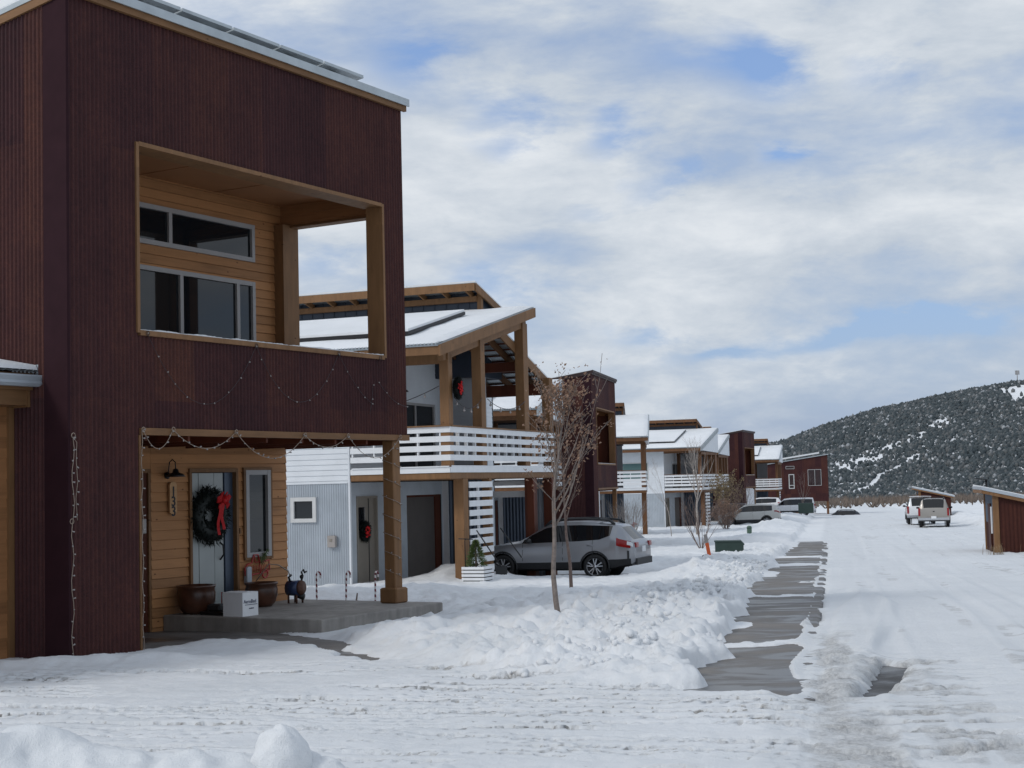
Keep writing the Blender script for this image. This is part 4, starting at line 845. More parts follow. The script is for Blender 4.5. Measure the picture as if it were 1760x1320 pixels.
# ---------------------------------------------------------------- cars (x forward is -: nose at x=0, tail at x=L, wheels on z=0)
def car(name,label,loc,rz,spec,group=None,detail=True):
    h=empty(name,loc,rz,label,spec.get('cat','car'),group)
    S=np.array(spec['st'],float)   # x, zs(sill), zb(belt), zr(roof), w(half), wr(half at roof)
    L=S[-1,0]; xs=np.unique(np.concatenate([S[:,0],np.linspace(0,L,46),spec.get('cuts',[])])); col=[np.interp(xs,S[:,0],S[:,i]) for i in range(1,6)]
    zs,zb,zr,w,wr=col; n=len(xs)
    def sec(x):
        a,b,c,d,e=[float(np.interp(x,S[:,0],S[:,i])) for i in range(1,6)]
        gh=max(0.,min(1.,(c-b-.06)/.2)); sh=a+.55*(b-a)
        return [(0,a),(.78*d,a),(.95*d,a+.05),(.995*d,a+.30*(b-a)),(d,sh),(.985*d,b-.12),(.94*d,b),(e+ (1-gh)*(.80*d-e),b+(c-b)*(.80*gh+.45*(1-gh))),((e*.86)*gh+(1-gh)*.62*d,b+(c-b)*(.955*gh+.85*(1-gh))),((e*.5),c-.004),(0,c)]
    K=11; vs=[];
    for x in xs:
        q=sec(x); vs+= [(x,y,z) for y,z in q]+[(x,-y,z) for y,z in q[-2:0:-1]]
    R_=2*K-2; fs=[];mi=[]
    gx0,gx1=spec['glass']; wx0,wx1=spec['wind']; rx0,rx1=spec['rear']; pill=spec.get('pillars',[])
    for i in range(n-1):
        xm=(xs[i]+xs[i+1])/2
        for k in range(R_):
            kk=k if k<K-1 else R_-1-k; fs.append((i*R_+k,(i+1)*R_+k,(i+1)*R_+(k+1)%R_,i*R_+(k+1)%R_))
            g=0
            if kk==6 and gx0<xm<gx1: g=2 if any(abs(xm-p)<spec.get('pw',.05) for p in pill) else 1
            if kk in(8,9) and (wx0<xm<wx1 or rx0<xm<rx1): g=1
            if kk<=2 and .35<xm<L-.15: g=2
            mi.append(g)
    fs.append(tuple(range(R_)));mi.append(0);fs.append(tuple((n-1)*R_+k for k in range(R_-1,-1,-1)));mi.append(0)
    me=bpy.data.meshes.new('body'); me.from_pydata(vs,[],fs); mats=[M[spec['paint']],M['carglass'],M['plastic']]
    for m in mats: me.materials.append(m)
    me.polygons.foreach_set('material_index',mi); me.update(); bo=bpy.data.objects.new('body',me); C.objects.link(bo); fixnormals(bo)
    wr_=spec['wheel']; cut=MB()
    for x in spec['axles']:
        for s in(-1,1):
            y0,y1=(.50,1.4) if s>0 else (-1.4,-.50); cut.lathe([(wr_+.055,y0),(wr_+.055,y1)],(x,0,wr_-.01),28,'y',False)
    co=cut.build('cut',M['plastic']); fixnormals(co)
    md=bo.modifiers.new('b','BOOLEAN'); md.operation='DIFFERENCE'; md.object=co; md.solver='EXACT'
    try: md.material_mode='INDEX'
    except Exception: pass
    dg=bpy.context.evaluated_depsgraph_get(); dg.update(); ev=bpy.data.meshes.new_from_object(bo.evaluated_get(dg)); bpy.data.objects.remove(bo); bpy.data.objects.remove(co)
    # split by material into body, windows, cladding
    vv=[v.co.copy() for v in ev.vertices]; groups={0:[],1:[],2:[]}
    for p in ev.polygons:
        c=p.center; mi_=min(p.material_index,2)
        groups[mi_].append(list(p.vertices))
    for g,nm in ((0,'body'),(1,'windows'),(2,'lower_cladding')):
        if not groups[g]: continue
        used=sorted({i for f in groups[g] for i in f}); mp={a:b for b,a in enumerate(used)}
        m2=bpy.data.meshes.new(nm); m2.from_pydata([vv[i] for i in used],[],[[mp[i] for i in f] for f in groups[g]]); m2.materials.append(mats[g]); m2.update()
        m2.polygons.foreach_set('use_smooth',[True]*len(m2.polygons)); m2.set_sharp_from_angle(angle=R(38)); o=bpy.data.objects.new(nm,m2); C.objects.link(o); o.parent=h
    # wheels
    for x in spec['axles']:
        for s in(-1,1):
            yo=spec['track']*s; r=wr_; m=MB(); a=yo-.11*s;b=yo+.11*s
            m.lathe([(r*.62,a),(r*.93,a),(r,a+.03*s),(r,b-.03*s),(r*.95,b),(r*.68,b),(r*.66,b-.05*s),(r*.62,a)],(x,0,r),30,'y',cap=False); ty=m.build('tyre',M['tyre'],h); fixnormals(ty)
            m=MB(); m.lathe([(0,yo+.02*s),(r*.66,yo+.04*s),(r*.67,yo+.098*s),(r*.70,yo+.10*s),(r*.70,yo+.0*s)],(x,0,r),30,'y'); rd=m.build('rim',M['rim_dark'],ty); fixnormals(rd)
            m=MB(); ns=spec.get('spokes',5)
            for k in range(ns):
                for dd in (-.13,.13):
                    t=2*math.pi*k/ns+dd+.3; t2=2*math.pi*k/ns+dd*1.7+.3
                    m.beam((x+r*.12*math.cos(t),yo+.075*s,r+r*.12*math.sin(t)),(x+r*.67*math.cos(t2),yo+.088*s,r+r*.67*math.sin(t2)),.032,.02,(0,1,0))
            m.lathe([(0,yo+.06*s),(r*.15,yo+.06*s),(r*.15,yo+.10*s),(0,yo+.10*s)],(x,0,r),14,'y'); m.tube([(x+r*.685*math.cos(2*math.pi*k/26),yo+.10*s,r+r*.685*math.sin(2*math.pi*k/26)) for k in range(27)],.011,5,False); m.build('spokes',M['rim'],rd)
            yw=max(float(np.interp(x,S[:,0],S[:,4])),.5)*.985*s; MB().tube([(x+(r+.075)*math.cos(q_),yw,r+(r+.075)*math.sin(q_)) for q_ in [math.pi*(-.08+1.16*k/20) for k in range(21)]],.028,6).build('arch_trim',M['plastic'],h)
            m=MB(); m.lathe([(0,yo-.19*s),(wr_+.05,yo-.19*s),(wr_+.05,yo-.16*s),(0,yo-.16*s)],(x,0,wr_),20,'y'); m.build('wheel_well',M['plastic'],h)
    # surface patch helper: grid on the body between stations and section rows
    def patch(nm,mat,x0,x1,k0,k1,side,off=.008,nx=5,nk=4,shear=0.):
        vs=[];fs=[]
        for lay in (0,1):
            for i in range(nx+1):
                for j in range(nk+1):
                    kf=k0+(k1-k0)*j/nk; x=x0+(x1-x0)*i/nx+shear*(j/nk); q=sec(x); a=int(min(kf,K-2)); f=kf-a; y=q[a][0]*(1-f)+q[a+1][0]*f; z=q[a][1]*(1-f)+q[a+1][1]*f; vs.append((x,side*(y+(off if lay==0 else -.02)),z))
        A=(nx+1)*(nk+1)
        for i in range(nx):
            for j in range(nk): a=i*(nk+1)+j; fs.append((a,a+1,a+nk+2,a+nk+1)); fs.append((A+a,A+a+nk+1,A+a+nk+2,A+a+1))
        ring=[j for j in range(nk+1)]+[i*(nk+1)+nk for i in range(1,nx+1)]+[nx*(nk+1)+j for j in range(nk-1,-1,-1)]+[i*(nk+1) for i in range(nx-1,0,-1)]
        for a,b in zip(ring,ring[1:]+ring[:1]): fs.append((a,A+a,A+b,b))
        o=MB().add(vs,fs,False).build(nm,M[mat],h); fixnormals(o); return o
    for p in spec.get('patches',[]): 
        for s in(-1,1): patch(p[0],p[1],p[2],p[3],p[4],p[5],s,p[6] if len(p)>6 else .008,shear=p[7] if len(p)>7 else 0)
    # mirrors, handles, door seams
    mx=spec['mirror']; q=sec(mx)
    for s in(-1,1):
        m=MB(); m.ball((mx,s*(q[6][0]+.13),q[6][1]+.07),.1,10,6,(.8,1.15,.72)); m.beam((mx,s*q[6][0]*.97,q[6][1]+.02),(mx,s*(q[6][0]+.1),q[6][1]+.05),.07,.05); m.build('mirror',M['plastic' if spec.get('black_mirror',1) else spec['paint']],h)
        for hx in spec.get('handles',[]):
            q2=sec(hx); m=MB(); m.tube([(hx-.10,s*(q2[5][0]-.004),q2[5][1]-.02),(hx-.05,s*(q2[5][0]+.022),q2[5][1]-.02),(hx+.05,s*(q2[5][0]+.022),q2[5][1]-.02),(hx+.10,s*(q2[5][0]-.004),q2[5][1]-.02)],.014,6); m.build('door_handle',M[spec['paint']],h)
        for hx in spec.get('seams',[]):
            patch('door_seam','black',hx,hx+.012,2.4,5.95,s,.0015)
        if spec.get('rails'):
            a,b=spec['rails']; pts=[(a,s*(sec(a)[8][0]-.01),sec(a)[8][1]),(a+.16,s*(sec(a+.2)[8][0]-.02),sec(a+.2)[8][1]+.075)]
            for k in range(6): x=a+.3+(b-a-.6)*k/5; pts.append((x,s*(sec(x)[8][0]-.02),sec(x)[8][1]+.085))
            pts+=[(b-.16,s*(sec(b-.2)[8][0]-.02),sec(b-.2)[8][1]+.075),(b,s*(sec(b)[8][0]-.01),sec(b)[8][1])]; MB().tube(pts,[.04,.036]+[.028]*6+[.036,.04],7).build('roof_rail',M['plastic'],h)
    if spec.get('rails'):
        for x in (spec['rails'][0]+.5,spec['rails'][1]-.45): MB().beam((x,-sec(x)[8][0],sec(x)[8][1]+.10),(x,sec(x)[8][0],sec(x)[8][1]+.10),.06,.025).build('roof_bar',M['plastic'],h)
    # tail end
    q=sec(L); yb_,zb_=q[5]; 
    for bx in spec.get('tail',[]):
        nm,mt,y0,y1,z0,z1,d=bx
        m=MB(); m.bbox(L-.05,L+d,y0,y1,z0,z1,.006); m.build(nm,M[mt],h)
    for bx in spec.get('nose',[]):
        nm,mt,y0,y1,z0,z1,d=bx
        m=MB(); m.bbox(-d,.05,y0,y1,z0,z1,.006); m.build(nm,M[mt],h)
    return h,sec
WAGON=dict(cat='car',paint='silver',wheel=.345,axles=(.92,3.665),track=.80,spokes=5,
  st=[(0,.42,.68,.72,.62,.5),(.10,.30,.74,.80,.80,.6),(.35,.24,.83,.90,.89,.62),(1.0,.23,.96,1.03,.915,.62),(1.35,.23,.99,1.08,.92,.60),(1.55,.23,1.00,1.18,.92,.60),(2.15,.23,1.02,1.52,.92,.60),(2.5,.23,1.03,1.60,.92,.60),(3.2,.23,1.05,1.605,.92,.59),(3.8,.24,1.09,1.565,.915,.57),(4.12,.26,1.20,1.52,.91,.56),(4.28,.28,1.16,1.48,.90,.56),(4.36,.30,1.12,1.43,.885,.56),(4.70,.36,1.04,1.08,.85,.60),(4.79,.42,.96,.99,.80,.6),(4.82,.50,.88,.90,.72,.5)],
  glass=(1.50,4.10),wind=(1.40,2.12),rear=(4.36,4.66),pillars=(2.78,),pw=.05,mirror=1.75,handles=(2.55,3.55),seams=(1.52,2.72,3.60),rails=(2.1,4.15),
  patches=[('tail_light','tail',4.30,4.70,4.6,5.9,.012,.0),('tail_light_lens','lens',4.60,4.76,5.0,5.8,.016,.0),('headlight','lens',.10,.55,4.8,5.9,.010,.0),('rear_reflector','plastic',4.60,4.66,3.0,4.2,.010,0)],
  tail=[('tail_light','tail',.52,.74,.86,1.0,.02),('tail_light','tail',-.74,-.52,.86,1.0,.02),('licence_plate','white',-.16,.16,.72,.88,.02),('rear_bumper','plastic',-.72,.72,.38,.56,.035),('spoiler','plastic',-.0,.0,0,0,0)][:4],
  nose=[('grille','black',-.42,.42,.5,.66,.012)])
WAGON['tail'][1]=('tail_light','tail',-.74,-.52,.86,1.0,.02)
SUV=dict(WAGON,paint='silver2',wheel=.375,axles=(.98,3.83),track=.83,spokes=6,
  st=[(0,.45,.80,.84,.66,.5),(.10,.30,.88,.94,.84,.6),(.4,.25,.98,1.06,.93,.64),(1.1,.24,1.07,1.15,.96,.64),(1.45,.24,1.10,1.22,.965,.62),(2.05,.24,1.12,1.62,.965,.62),(2.5,.24,1.13,1.72,.965,.62),(3.4,.24,1.15,1.73,.965,.62),(4.2,.25,1.19,1.69,.96,.60),(4.5,.30,1.22,1.65,.94,.59),(4.62,.32,1.22,1.52,.93,.59),(4.82,.38,1.14,1.19,.89,.6),(4.92,.42,1.05,1.08,.84,.6),(4.95,.52,.95,.98,.78,.5)],
  glass=(1.55,4.30),wind=(1.45,2.05),rear=(4.55,4.82),pillars=(2.80,3.75),pw=.04,mirror=1.75,handles=(2.6,3.6),seams=(1.6,2.75,3.7),rails=None,
  patches=[('tail_light','tail',4.45,4.86,5.05,5.9,.012,.0),('headlight','lens',.10,.55,4.8,5.9,.010,.0)],
  tail=[('tail_light','tail',.45,.78,.98,1.06,.02),('tail_light','tail',-.78,-.45,.98,1.06,.02),('licence_plate','white',-.16,.16,.78,.92,.02),('rear_bumper','plastic',-.78,.78,.40,.60,.035)],nose=[('grille','black',-.45,.45,.55,.76,.012)])
BIGSUV=dict(WAGON,cat='car',paint='champagne',wheel=.385,axles=(1.0,3.95),track=.84,spokes=6,
  st=[(0,.5,1.0,1.04,.90,.7),(.08,.42,1.08,1.12,.97,.72),(.9,.40,1.14,1.18,1.0,.75),(1.4,.40,1.16,1.22,1.0,.74),(1.5,.40,1.17,1.32,1.0,.74),(2.05,.40,1.18,1.80,1.0,.76),(2.6,.40,1.18,1.88,1.0,.76),(4.5,.42,1.20,1.89,1.0,.76),(4.90,.44,1.20,1.86,.99,.76),(5.02,.46,1.19,1.30,.98,.78),(5.05,.5,1.18,1.22,.97,.76)],
  glass=(1.50,4.85),wind=(1.48,2.05),rear=(4.90,5.02),pillars=(2.75,3.75,4.75),pw=.05,mirror=1.65,handles=(2.55,3.6),seams=(1.5,2.7,3.7),rails=(2.3,4.7),
  patches=[('headlight','lens',.08,.35,4.8,5.9,.010,.0)],
  tail=[('tail_light','tail',.84,.965,.78,1.28,.03),('tail_light','tail',-.965,-.84,.78,1.28,.03),('licence_plate','white',-.16,.16,.60,.76,.12),('rear_bumper','rim',-.98,.98,.50,.66,.10),('bumper_pad','plastic',-.96,.96,.42,.505,.08),('latch','black',-.05,.06,1.03,1.09,.015)],nose=[('grille','black',-.6,.6,.62,.95,.012)])
def pickup_spec():
    return dict(BIGSUV,cat='truck',paint='whitecar',rails=None,pillars=(2.75,))
# ---------------------------------------------------------------- plants
def tree(name,label,loc,H,cat='tree',leaves=0,forks=7,spread=.22,trunk=.06,clear=.42,lean=0.,mat='bark',leafmat='leaf',seed=1,group=None,stems=1,leaf=.045,rise=.85,depth=3,droop=0.,lowleaf=0.):
    rnd=random.Random(seed); h=empty(name,loc,0,label,cat,group); wood=MB(); tips=[]
    def grow(p,d,r,l,lev):
        pts=[p];rs=[r];n=max(3,int(l/(.16 if H<6 else .3)));q=p.copy();dd=d.copy()
        for i in range(n):
            dd=(dd+Vector((rnd.uniform(-1,1),rnd.uniform(-1,1),rnd.uniform(-.3,.5)))*.085+Vector((0,0,.05*rise))).normalized(); q=q+dd*(l/n); pts.append(q.copy()); rs.append(max(.0035,r*(1-.78*(i+1)/n)))
        wood.tube(pts,rs,7 if lev==0 else (5 if lev==1 else 3),True)
        for i,pt in enumerate(pts[1:],1):
            f=i/n
            if lev>=1: tips.append((pt,f,lev))
            if lev<depth and f>(clear if lev==0 and stems==1 else .2):
                k=(forks if lev==0 else 3)/(n*(1-(clear if lev==0 else .2)))
                c=int(k)+(rnd.random()<k-int(k))
                for _ in range(c):
                    th=rnd.uniform(0,2*math.pi); a=rnd.uniform(.28,.62) if lev==0 else rnd.uniform(.35,.9); side=Vector((math.cos(th),math.sin(th),0)); nd=(dd*math.cos(a)+side*math.sin(a)); nd.z=abs(nd.z) if lev==0 else nd.z-droop
                    ll=(H*(1-f)*.75+H*.10)*rnd.uniform(.7,1.05) if lev==0 else l*rnd.uniform(.28,.55)
                    grow(pt.copy(),nd.normalized(),rs[i]*.62,ll*(spread/.22)**.3,lev+1)
    for s in range(stems):
        if stems==1: grow(Vector((0,0,-.1)),Vector((lean,0,1)).normalized(),trunk,H+.1,0)
        else:
            th=2*math.pi*s/stems+rnd.uniform(-.3,.3); a=rnd.uniform(.1,spread*2.2); grow(Vector((.04*math.cos(th),.04*math.sin(th),-.1)),Vector((math.cos(th)*math.sin(a),math.sin(th)*math.sin(a),math.cos(a))),trunk*rnd.uniform(.6,1),H*rnd.uniform(.7,1.05),0)
    wood.build('trunk' if stems==1 else 'stems',M[mat],h)
    if leaves:
        lf=MB(); vs=[];fs=[]
        cand=[t for t in tips if t[1]>.25 and t[0].z>H*lowleaf]
        for _ in range(leaves):
            p,f,lev=rnd.choice(cand); c=p+Vector([rnd.gauss(0,.035) for _ in range(3)])*(1+H*.08)
            for _ in range(rnd.randint(1,3)):
                c2=c+Vector([rnd.gauss(0,leaf*.9) for _ in range(3)]); u=Vector([rnd.gauss(0,1) for _ in range(3)]).normalized(); v=u.orthogonal().normalized(); w_=u.cross(v); s=leaf*rnd.uniform(.5,1.1); b=len(vs)
                vs+= [c2+v*s,c2+w_*s*.55+u*s*.3,c2-v*s*.8,c2-w_*s*.55+u*s*.35]; fs.append((b,b+1,b+2,b+3))
        lf.add(vs,fs); lf.build('leaves',M[leafmat],h)
    return h
def grass_tuft(loc,label,n=60,hh=.35,rad=.35,seed=3):
    rnd=random.Random(seed); m=MB()
    for _ in range(n):
        x,y=rnd.gauss(0,rad*.5),rnd.gauss(0,rad*.5); a=rnd.uniform(0,6.28); b=rnd.uniform(.1,.6); l=hh*rnd.uniform(.5,1.1)
        m.tube([(x,y,-.05),(x+math.cos(a)*b*l*.4,y+math.sin(a)*b*l*.4,l*.6),(x+math.cos(a)*b*l,y+math.sin(a)*b*l,l)],[.006,.004,.002],3)
    o=m.build('dry_grass',M['grass'],None,loc); return tag(o,label,'plant','dry grass tufts by the shed')
# ================================================================ the place
make_ground(); make_paving(); make_hill()
house_one()
# porch slab
m=MB(); m.bbox(-2.29,.62,3.96,6.98,-.25,.165,.012); o=m.build('porch_slab',M['porch'],None,H1O); o.rotation_euler=(0,0,R(H1R)); tag(o,'raised concrete porch slab under the rust clad house','porch')
sn=MB()
white_house('white_house','white house with open timber gable and clapboard upper wall, just past the nearest rust house',H2O,H2R,'open',deck_y=7.8,tim='timber')
white_house('white_house','small white unit between the open timber gable and the second rust house',(.95,61.8,-1.16),-11.1,'closed',far=True)
def far_rust(label,O,rz,top=8.06,oz=(3.85,6.45)):
    h=rust_house('rust_house',label,O,rz,near=False,edge_='rust_edge',amp=.010,seg=5,open_z=oz,top=top)
    m=MB(); m.slab('F',0,1.19,1.36,-.3,2.6,-.1,.04); m.build('white_trim',M['white'],h)
    MB().box(-1.9,-1.8,1.2,6.7,2.95,6.6).build('wood_screen',M['door_wood'],h)
    return h
far_rust('rust brown house in the middle of the row, behind the silver wagon',Vector((3.55,68.2,-1.26)),-12.7)
white_house('white_house','white house with narrow gable and deck just past the second rust house',(7.76,89.6,-1.57),-5.7,'closed',far=True)
white_house('white_house','wide white house with teal window and long white deck, mid row',(13.86,112.3,-1.78),-18.8,'closed',far=True,glassy=True)
white_house('white_house','white gabled unit between the wide white house and the third rust house',(17.62,130.8,-1.76),-16.1,'closed',far=True)
h=far_rust('rust brown house with white panel by its door, above the parked silver suv',Vector((21.32,141.2,-1.78)),-18.15)
m=MB(); m.box(-1.2,-.1,1.4,6.6,-.3,2.5); m.build('white_panel',M['white'],h)
white_house('white_house','last white house with deck on a tall post, beside the end house',(27.55,158.4,-2.25),-13.4,'closed',far=True)
last_house()
S1=Vector((16.95,53.7,gz(53.7)+.05)); shed(S1,-11.75,'rust red shed with grey upper side and white notice board, right edge of the street')
shed(Vector((33.3,125.,-1.55)),-11.75,'far rust red shed behind the two parked trucks',W_=2.5,L=3.)
# ---- vehicles
def place_car(spec,label,rear,rz,z,name='parked_car',group='cars parked by the houses',**k):
    """rear = world point under the rear axle middle"""
    a=R(rz); ax=spec['axles'][1]; loc=Vector((rear[0]-ax*math.cos(a),rear[1]-ax*math.sin(a),z)); return car(name,label,loc,rz,spec,group,**k)
place_car(WAGON,'silver wagon with black roof rails backed out from the white house carport',(2.5,43.1),-21.4,-.93)
place_car(SUV,'muddy silver suv parked beyond the dry shrub, beside the red hydrant',(20.1,121.6),-9.,-2.02)
place_car(dict(SUV,paint='darkcar'),'dark suv parked behind the muddy silver suv',(18.9,129.),-14.,-2.0)
place_car(dict(BIGSUV,paint='whitecar',rails=None),'silver white van with dark side windows near the end of the row',(28.6,150.5),-12.,-2.15)
place_car(dict(SUV,paint='whitecar'),'white suv with snow on its roof under the last deck',(26.6,156.8),-15.,-1.95)
place_car(dict(WAGON,paint='darkcar'),'dark low car behind the snowbank at the last house',(36.5,165.),-12.,-3.55)
ROADH=90-11.75
h,_=car('parked_truck','tan and grey suv seen from behind, parked on the right of the street',(0,0,0),0,BIGSUV,'vehicles parked on the right of the street'); h['category']='truck'
h.location=(27.9+5.05*.17+.1,98.+4.9,-1.74); h.rotation_euler=(0,0,R(ROADH+180-4.5))
h.location=Vector((27.1,98.3,-1.73))+Vector((math.sin(R(16)),math.cos(R(16)),0))*5.05; 
h,_=car('parked_truck','white snow topped truck parked in front of the tan suv',(0,0,0),0,pickup_spec(),'vehicles parked on the right of the street')
h.location=Vector((28.35,106.,-1.75))+Vector((math.sin(R(13)),math.cos(R(13)),0))*5.05; h.rotation_euler=(0,0,R(90-13+180))
m=MB(); vs=[(x,y,1.89+.07*(1-abs(y)/.8*.4)) for x in (2.4,3.4,4.8) for y in (-.74,-.3,.3,.74)]; m.add(vs,[(i*4+j,(i+1)*4+j,(i+1)*4+j+1,i*4+j+1) for i in range(2) for j in range(3)],True); m.build('snow_cover',M['snow_roof'],h)
# ---- plants
z=lambda x,y,o=.25: (x,y,gz(y)+o)
tree('young_tree','young tree with clinging brown leaves and bare grey trunk in the front yard snow',(.56,20.0,gz(20.0)+.03),2.95,leaves=650,forks=15,trunk=.042,clear=.40,lean=-.055,seed=31,leaf=.030,rise=1.6,lowleaf=.33)
tree('young_tree','slender young tree with sparse brown leaves, behind the front yard tree',(1.06,30.,gz(30)+.10),2.7,leaves=60,forks=7,trunk=.04,clear=.46,lean=-.02,seed=23,leaf=.03,rise=1.3,mat='twig',lowleaf=.35)
tree('bare_tree','bare pale barked tree in front of the wide white house',z(10.15,85.),4.9,forks=15,trunk=.075,clear=.34,seed=5,mat='bark_pale',rise=.8)
tree('bare_shrub','bare upright shrub beside the second rust house',z(4.9,66.,.0),2.3,'shrub',stems=16,forks=5,trunk=.02,spread=.20,seed=6,mat='bark_pale',depth=2)
tree('bare_shrub','bare V shaped shrub behind the green utility box',z(7.35,60.5),1.9,'shrub',stems=9,forks=3,trunk=.020,spread=.36,seed=8,mat='twig',depth=2)
tree('dry_shrub','rounded dry shrub with tan leaves in front of the muddy silver suv',z(14.0,101.,.1),1.8,'shrub',leaves=1000,stems=22,forks=5,trunk=.02,spread=.36,seed=9,mat='twig',leafmat='leaf',depth=2,leaf=.05,lowleaf=.12)
tree('bare_tree','thin bare sapling in front of the wide white house, left of the pale tree',z(8.6,84.),3.9,forks=4,trunk=.025,clear=.3,seed=12,mat='bark_pale')
tree('bare_shrub','bare upright shrub in front of the third rust house',z(18.9,127.),3.2,'shrub',stems=12,forks=4,trunk=.03,spread=.26,seed=13,mat='twig',depth=2)
tree('bare_shrub','brown shrub under the end of the long white deck',z(15.5,112.),3.6,'shrub',leaves=900,stems=14,forks=4,trunk=.03,spread=.24,seed=14,mat='twig',leafmat='leaf2',depth=2,leaf=.08)
tree('bare_tree','bare sapling by the parked van near the end of the row',z(27.1,144.),3.7,forks=7,trunk=.045,clear=.3,seed=15,mat='bark')
for i,(x,y,s,l) in enumerate([(16.3,51.6,.3,'dry grass tuft poking from the snow left of the shed post'),(18.1,52.9,.45,'dry grass tuft against the rust red shed wall'),(19.0,53.2,.35,'small dry tuft at the right edge against the shed'),(28.9,88.,.8,'wide dry tuft in the snow between the shed and the parked suv')]): grass_tuft((x,y,gz(y)+.05),l,50,s,s,20+i)
# ---- street things
def dec(name,label,cat,parts,loc,rz=0,group=None):
    h=empty(name,loc,rz,label,cat,group)
    for nm,mb,mt in parts: mb.build(nm,M[mt],h)
    return h
b=MB(); b.prism([(-.52,-.3),(.52,-.3),(.52,.44),(.42,.56),(-.52,.56)],1,0,.85); l=MB(); l.prism([(-.55,.565),(.41,.565),(.53,.435),(.56,.46),(.43,.60),(-.55,.60)],1,-.03,.88); s=MB(); s.box(.522,.535,.0,.85,-.3,.43)
dec('utility_box','large dark green utility box half buried behind the snowbank','utility box',[('cabinet',b,'green'),('lid',l,'green'),('edge_snow',s,'snow_roof')],(7.85,56.,gz(56)-.02),-8)
b=MB(); b.bbox(-.7,.7,0,.8,-.2,.75,.02); dec('utility_box','small green utility box beside the white van far up the row','utility box',[('cabinet',b,'green')],(27.2,142.,gz(142)+.75),-10)
b=MB(); b.lathe([(0,-.3),(.13,-.3),(.13,.42),(.11,.47),(.06,.50),(0,.505)],(0,0,0),16); b2=MB().lathe([(.14,.36),(.14,.40)],(0,0,0),16); dec('cable_pedestal','pale green round topped pedestal standing in the snow','utility box',[('post',b,'green_l'),('cap_ring',b2,'green')],(12.3,80.,gz(80)+.22))
b=MB(); b.lathe([(0,-.3),(.17,-.3),(.17,-.05),(.11,-.03),(.11,.28),(.15,.30),(.15,.34),(.12,.40),(.06,.47),(.035,.48),(.035,.53),(0,.53)],(0,0,0),16); n_=MB().lathe([(0,-.22),(.06,-.22),(.06,.22),(0,.22)],(0,0,.18),12,'x'); n2=MB().lathe([(0,-.20),(.075,-.20),(.075,0),(0,0)],(0,0,.16),12,'y')
dec('fire_hydrant','red fire hydrant in front of the muddy silver suv','hydrant',[('barrel',b,'hydrant'),('side_outlet',n_,'hydrant'),('front_outlet',n2,'hydrant')],(18.35,105.5,gz(105)-.12))
b=MB(); b.beam((0,0,-.2),(-.10,0,.42),.11,.03,(0,1,0)); w=MB(); w.beam((-.10,0,.42),(-.145,0,.68),.11,.03,(0,1,0)); k=MB(); k.ball((-.17,0,.0),.10,10,6,(1,1,.7))
dec('marker_post','leaning orange and white marker post on the snowbank by the walk','marker post',[('orange_blade',b,'orange'),('white_tip',w,'bulb'),('foot',k,'black')],(5.95,46.6,gz(46.6)+.36))
b=MB(); b.tube([(0,0,0),(0,0,4.2)],[.09,.07],8); a=MB(); a.beam((.05,0,4.2),(-.75,0,4.3),.28,.07); dec('street_lamp','thin dark lamp post rising behind the rust red shed roof','street lamp',[('pole',b,'black'),('lamp_head',a,'black')],(31.1,100.,gz(100)-1.2))
hz_=float(hillz(np.array([334.]),np.array([998.]))[0]); b=MB(); b.tube([(0,0,-2),(0,0,8.5)],[.35,.25],6); a=MB(); 
for k in range(5): a.box(-1.3+k*.6,-.9+k*.6,-.2,.2,5.8,8.6)
dec('antenna_mast','small antenna mast on the hilltop','antenna',[('mast',b,'frame'),('antenna_panels',a,'frame')],(334.,998.,hz_))
m=MB()
m.tube([(-.1,0,-.1),(-.06,0,.3),(.0,0,.55),(.12,0,.78),(.22,0,.92),(.36,0,.88)],[.14,.17,.15,.09,.08,.04],9); m.tube([(.2,0,.9),(.16,.05,1.1)],[.03,.01],5)
o=m.build('reindeer_figure',M['pink'],None,z(5.8,77.,.1)); tag(o,'small pinkish reindeer yard figure by the second rust house porch post','figure')
# ---- things on and around the first porch (local coordinates of the first house)
def at1(o): o.location=H1O; o.rotation_euler=(0,0,R(H1R)); return o
def thing1(name,label,cat,x,y,zz,group=None): return empty(name,fromH1(x,y,zz),H1R,label,cat,group)
SL=.166
for i,(x,y,lab,s) in enumerate([(-1.95,4.30,'glazed brown clay pot left of the front door',.88),(-1.82,5.62,'glazed brown clay pot right of the front door under the truck decoration',.78)]):
    h=thing1('clay_pot',lab,'pot',x,y,SL,'brown clay pots on the porch'); m=MB(); m.lathe([(0,0),(.20*s,0),(.27*s,.08*s),(.315*s,.22*s),(.32*s,.34*s),(.30*s,.42*s),(.325*s,.44*s),(.325*s,.475*s),(.29*s,.475*s),(.27*s,.40*s),(0,.38*s)],(0,0,0),32); m.build('pot',M['clay'],h)
h=thing1('shipping_box','white cardboard box with dark blue lettering on the porch edge','box',-1.02,4.20,SL)
m=MB(); m.box(-.18,.18,-.17,.17,0,.33); b=m.build('carton',M['card'],h); m=MB(); m.hexa([(-.18,-.17,.332),(.18,-.17,.332),(.18,-.005,.332),(-.18,-.005,.332)],[(-.18,-.17,.338),(.18,-.17,.338),(.18,-.005,.348),(-.18,-.005,.348)]); m.hexa([(-.18,.005,.332),(.18,.005,.332),(.18,.17,.332),(-.18,.17,.332)],[(-.18,.005,.348),(.18,.005,.348),(.18,.17,.338),(-.18,.17,.338)]); m.build('flap',M['card'],h)
text('AeroBed',.075,(.182,-.01,.205),h,M['ink'],'lettering'); MB().box(.1805,.183,-.12,.15,.157,.165).build('printed_line',M['ink'],h); text('comfort',.032,(.182,.02,.11),h,M['ink'],'lettering')
h=thing1('boot_tray','low dark boot tray with a folded frame between pot and box','tray',-1.50,4.36,SL)
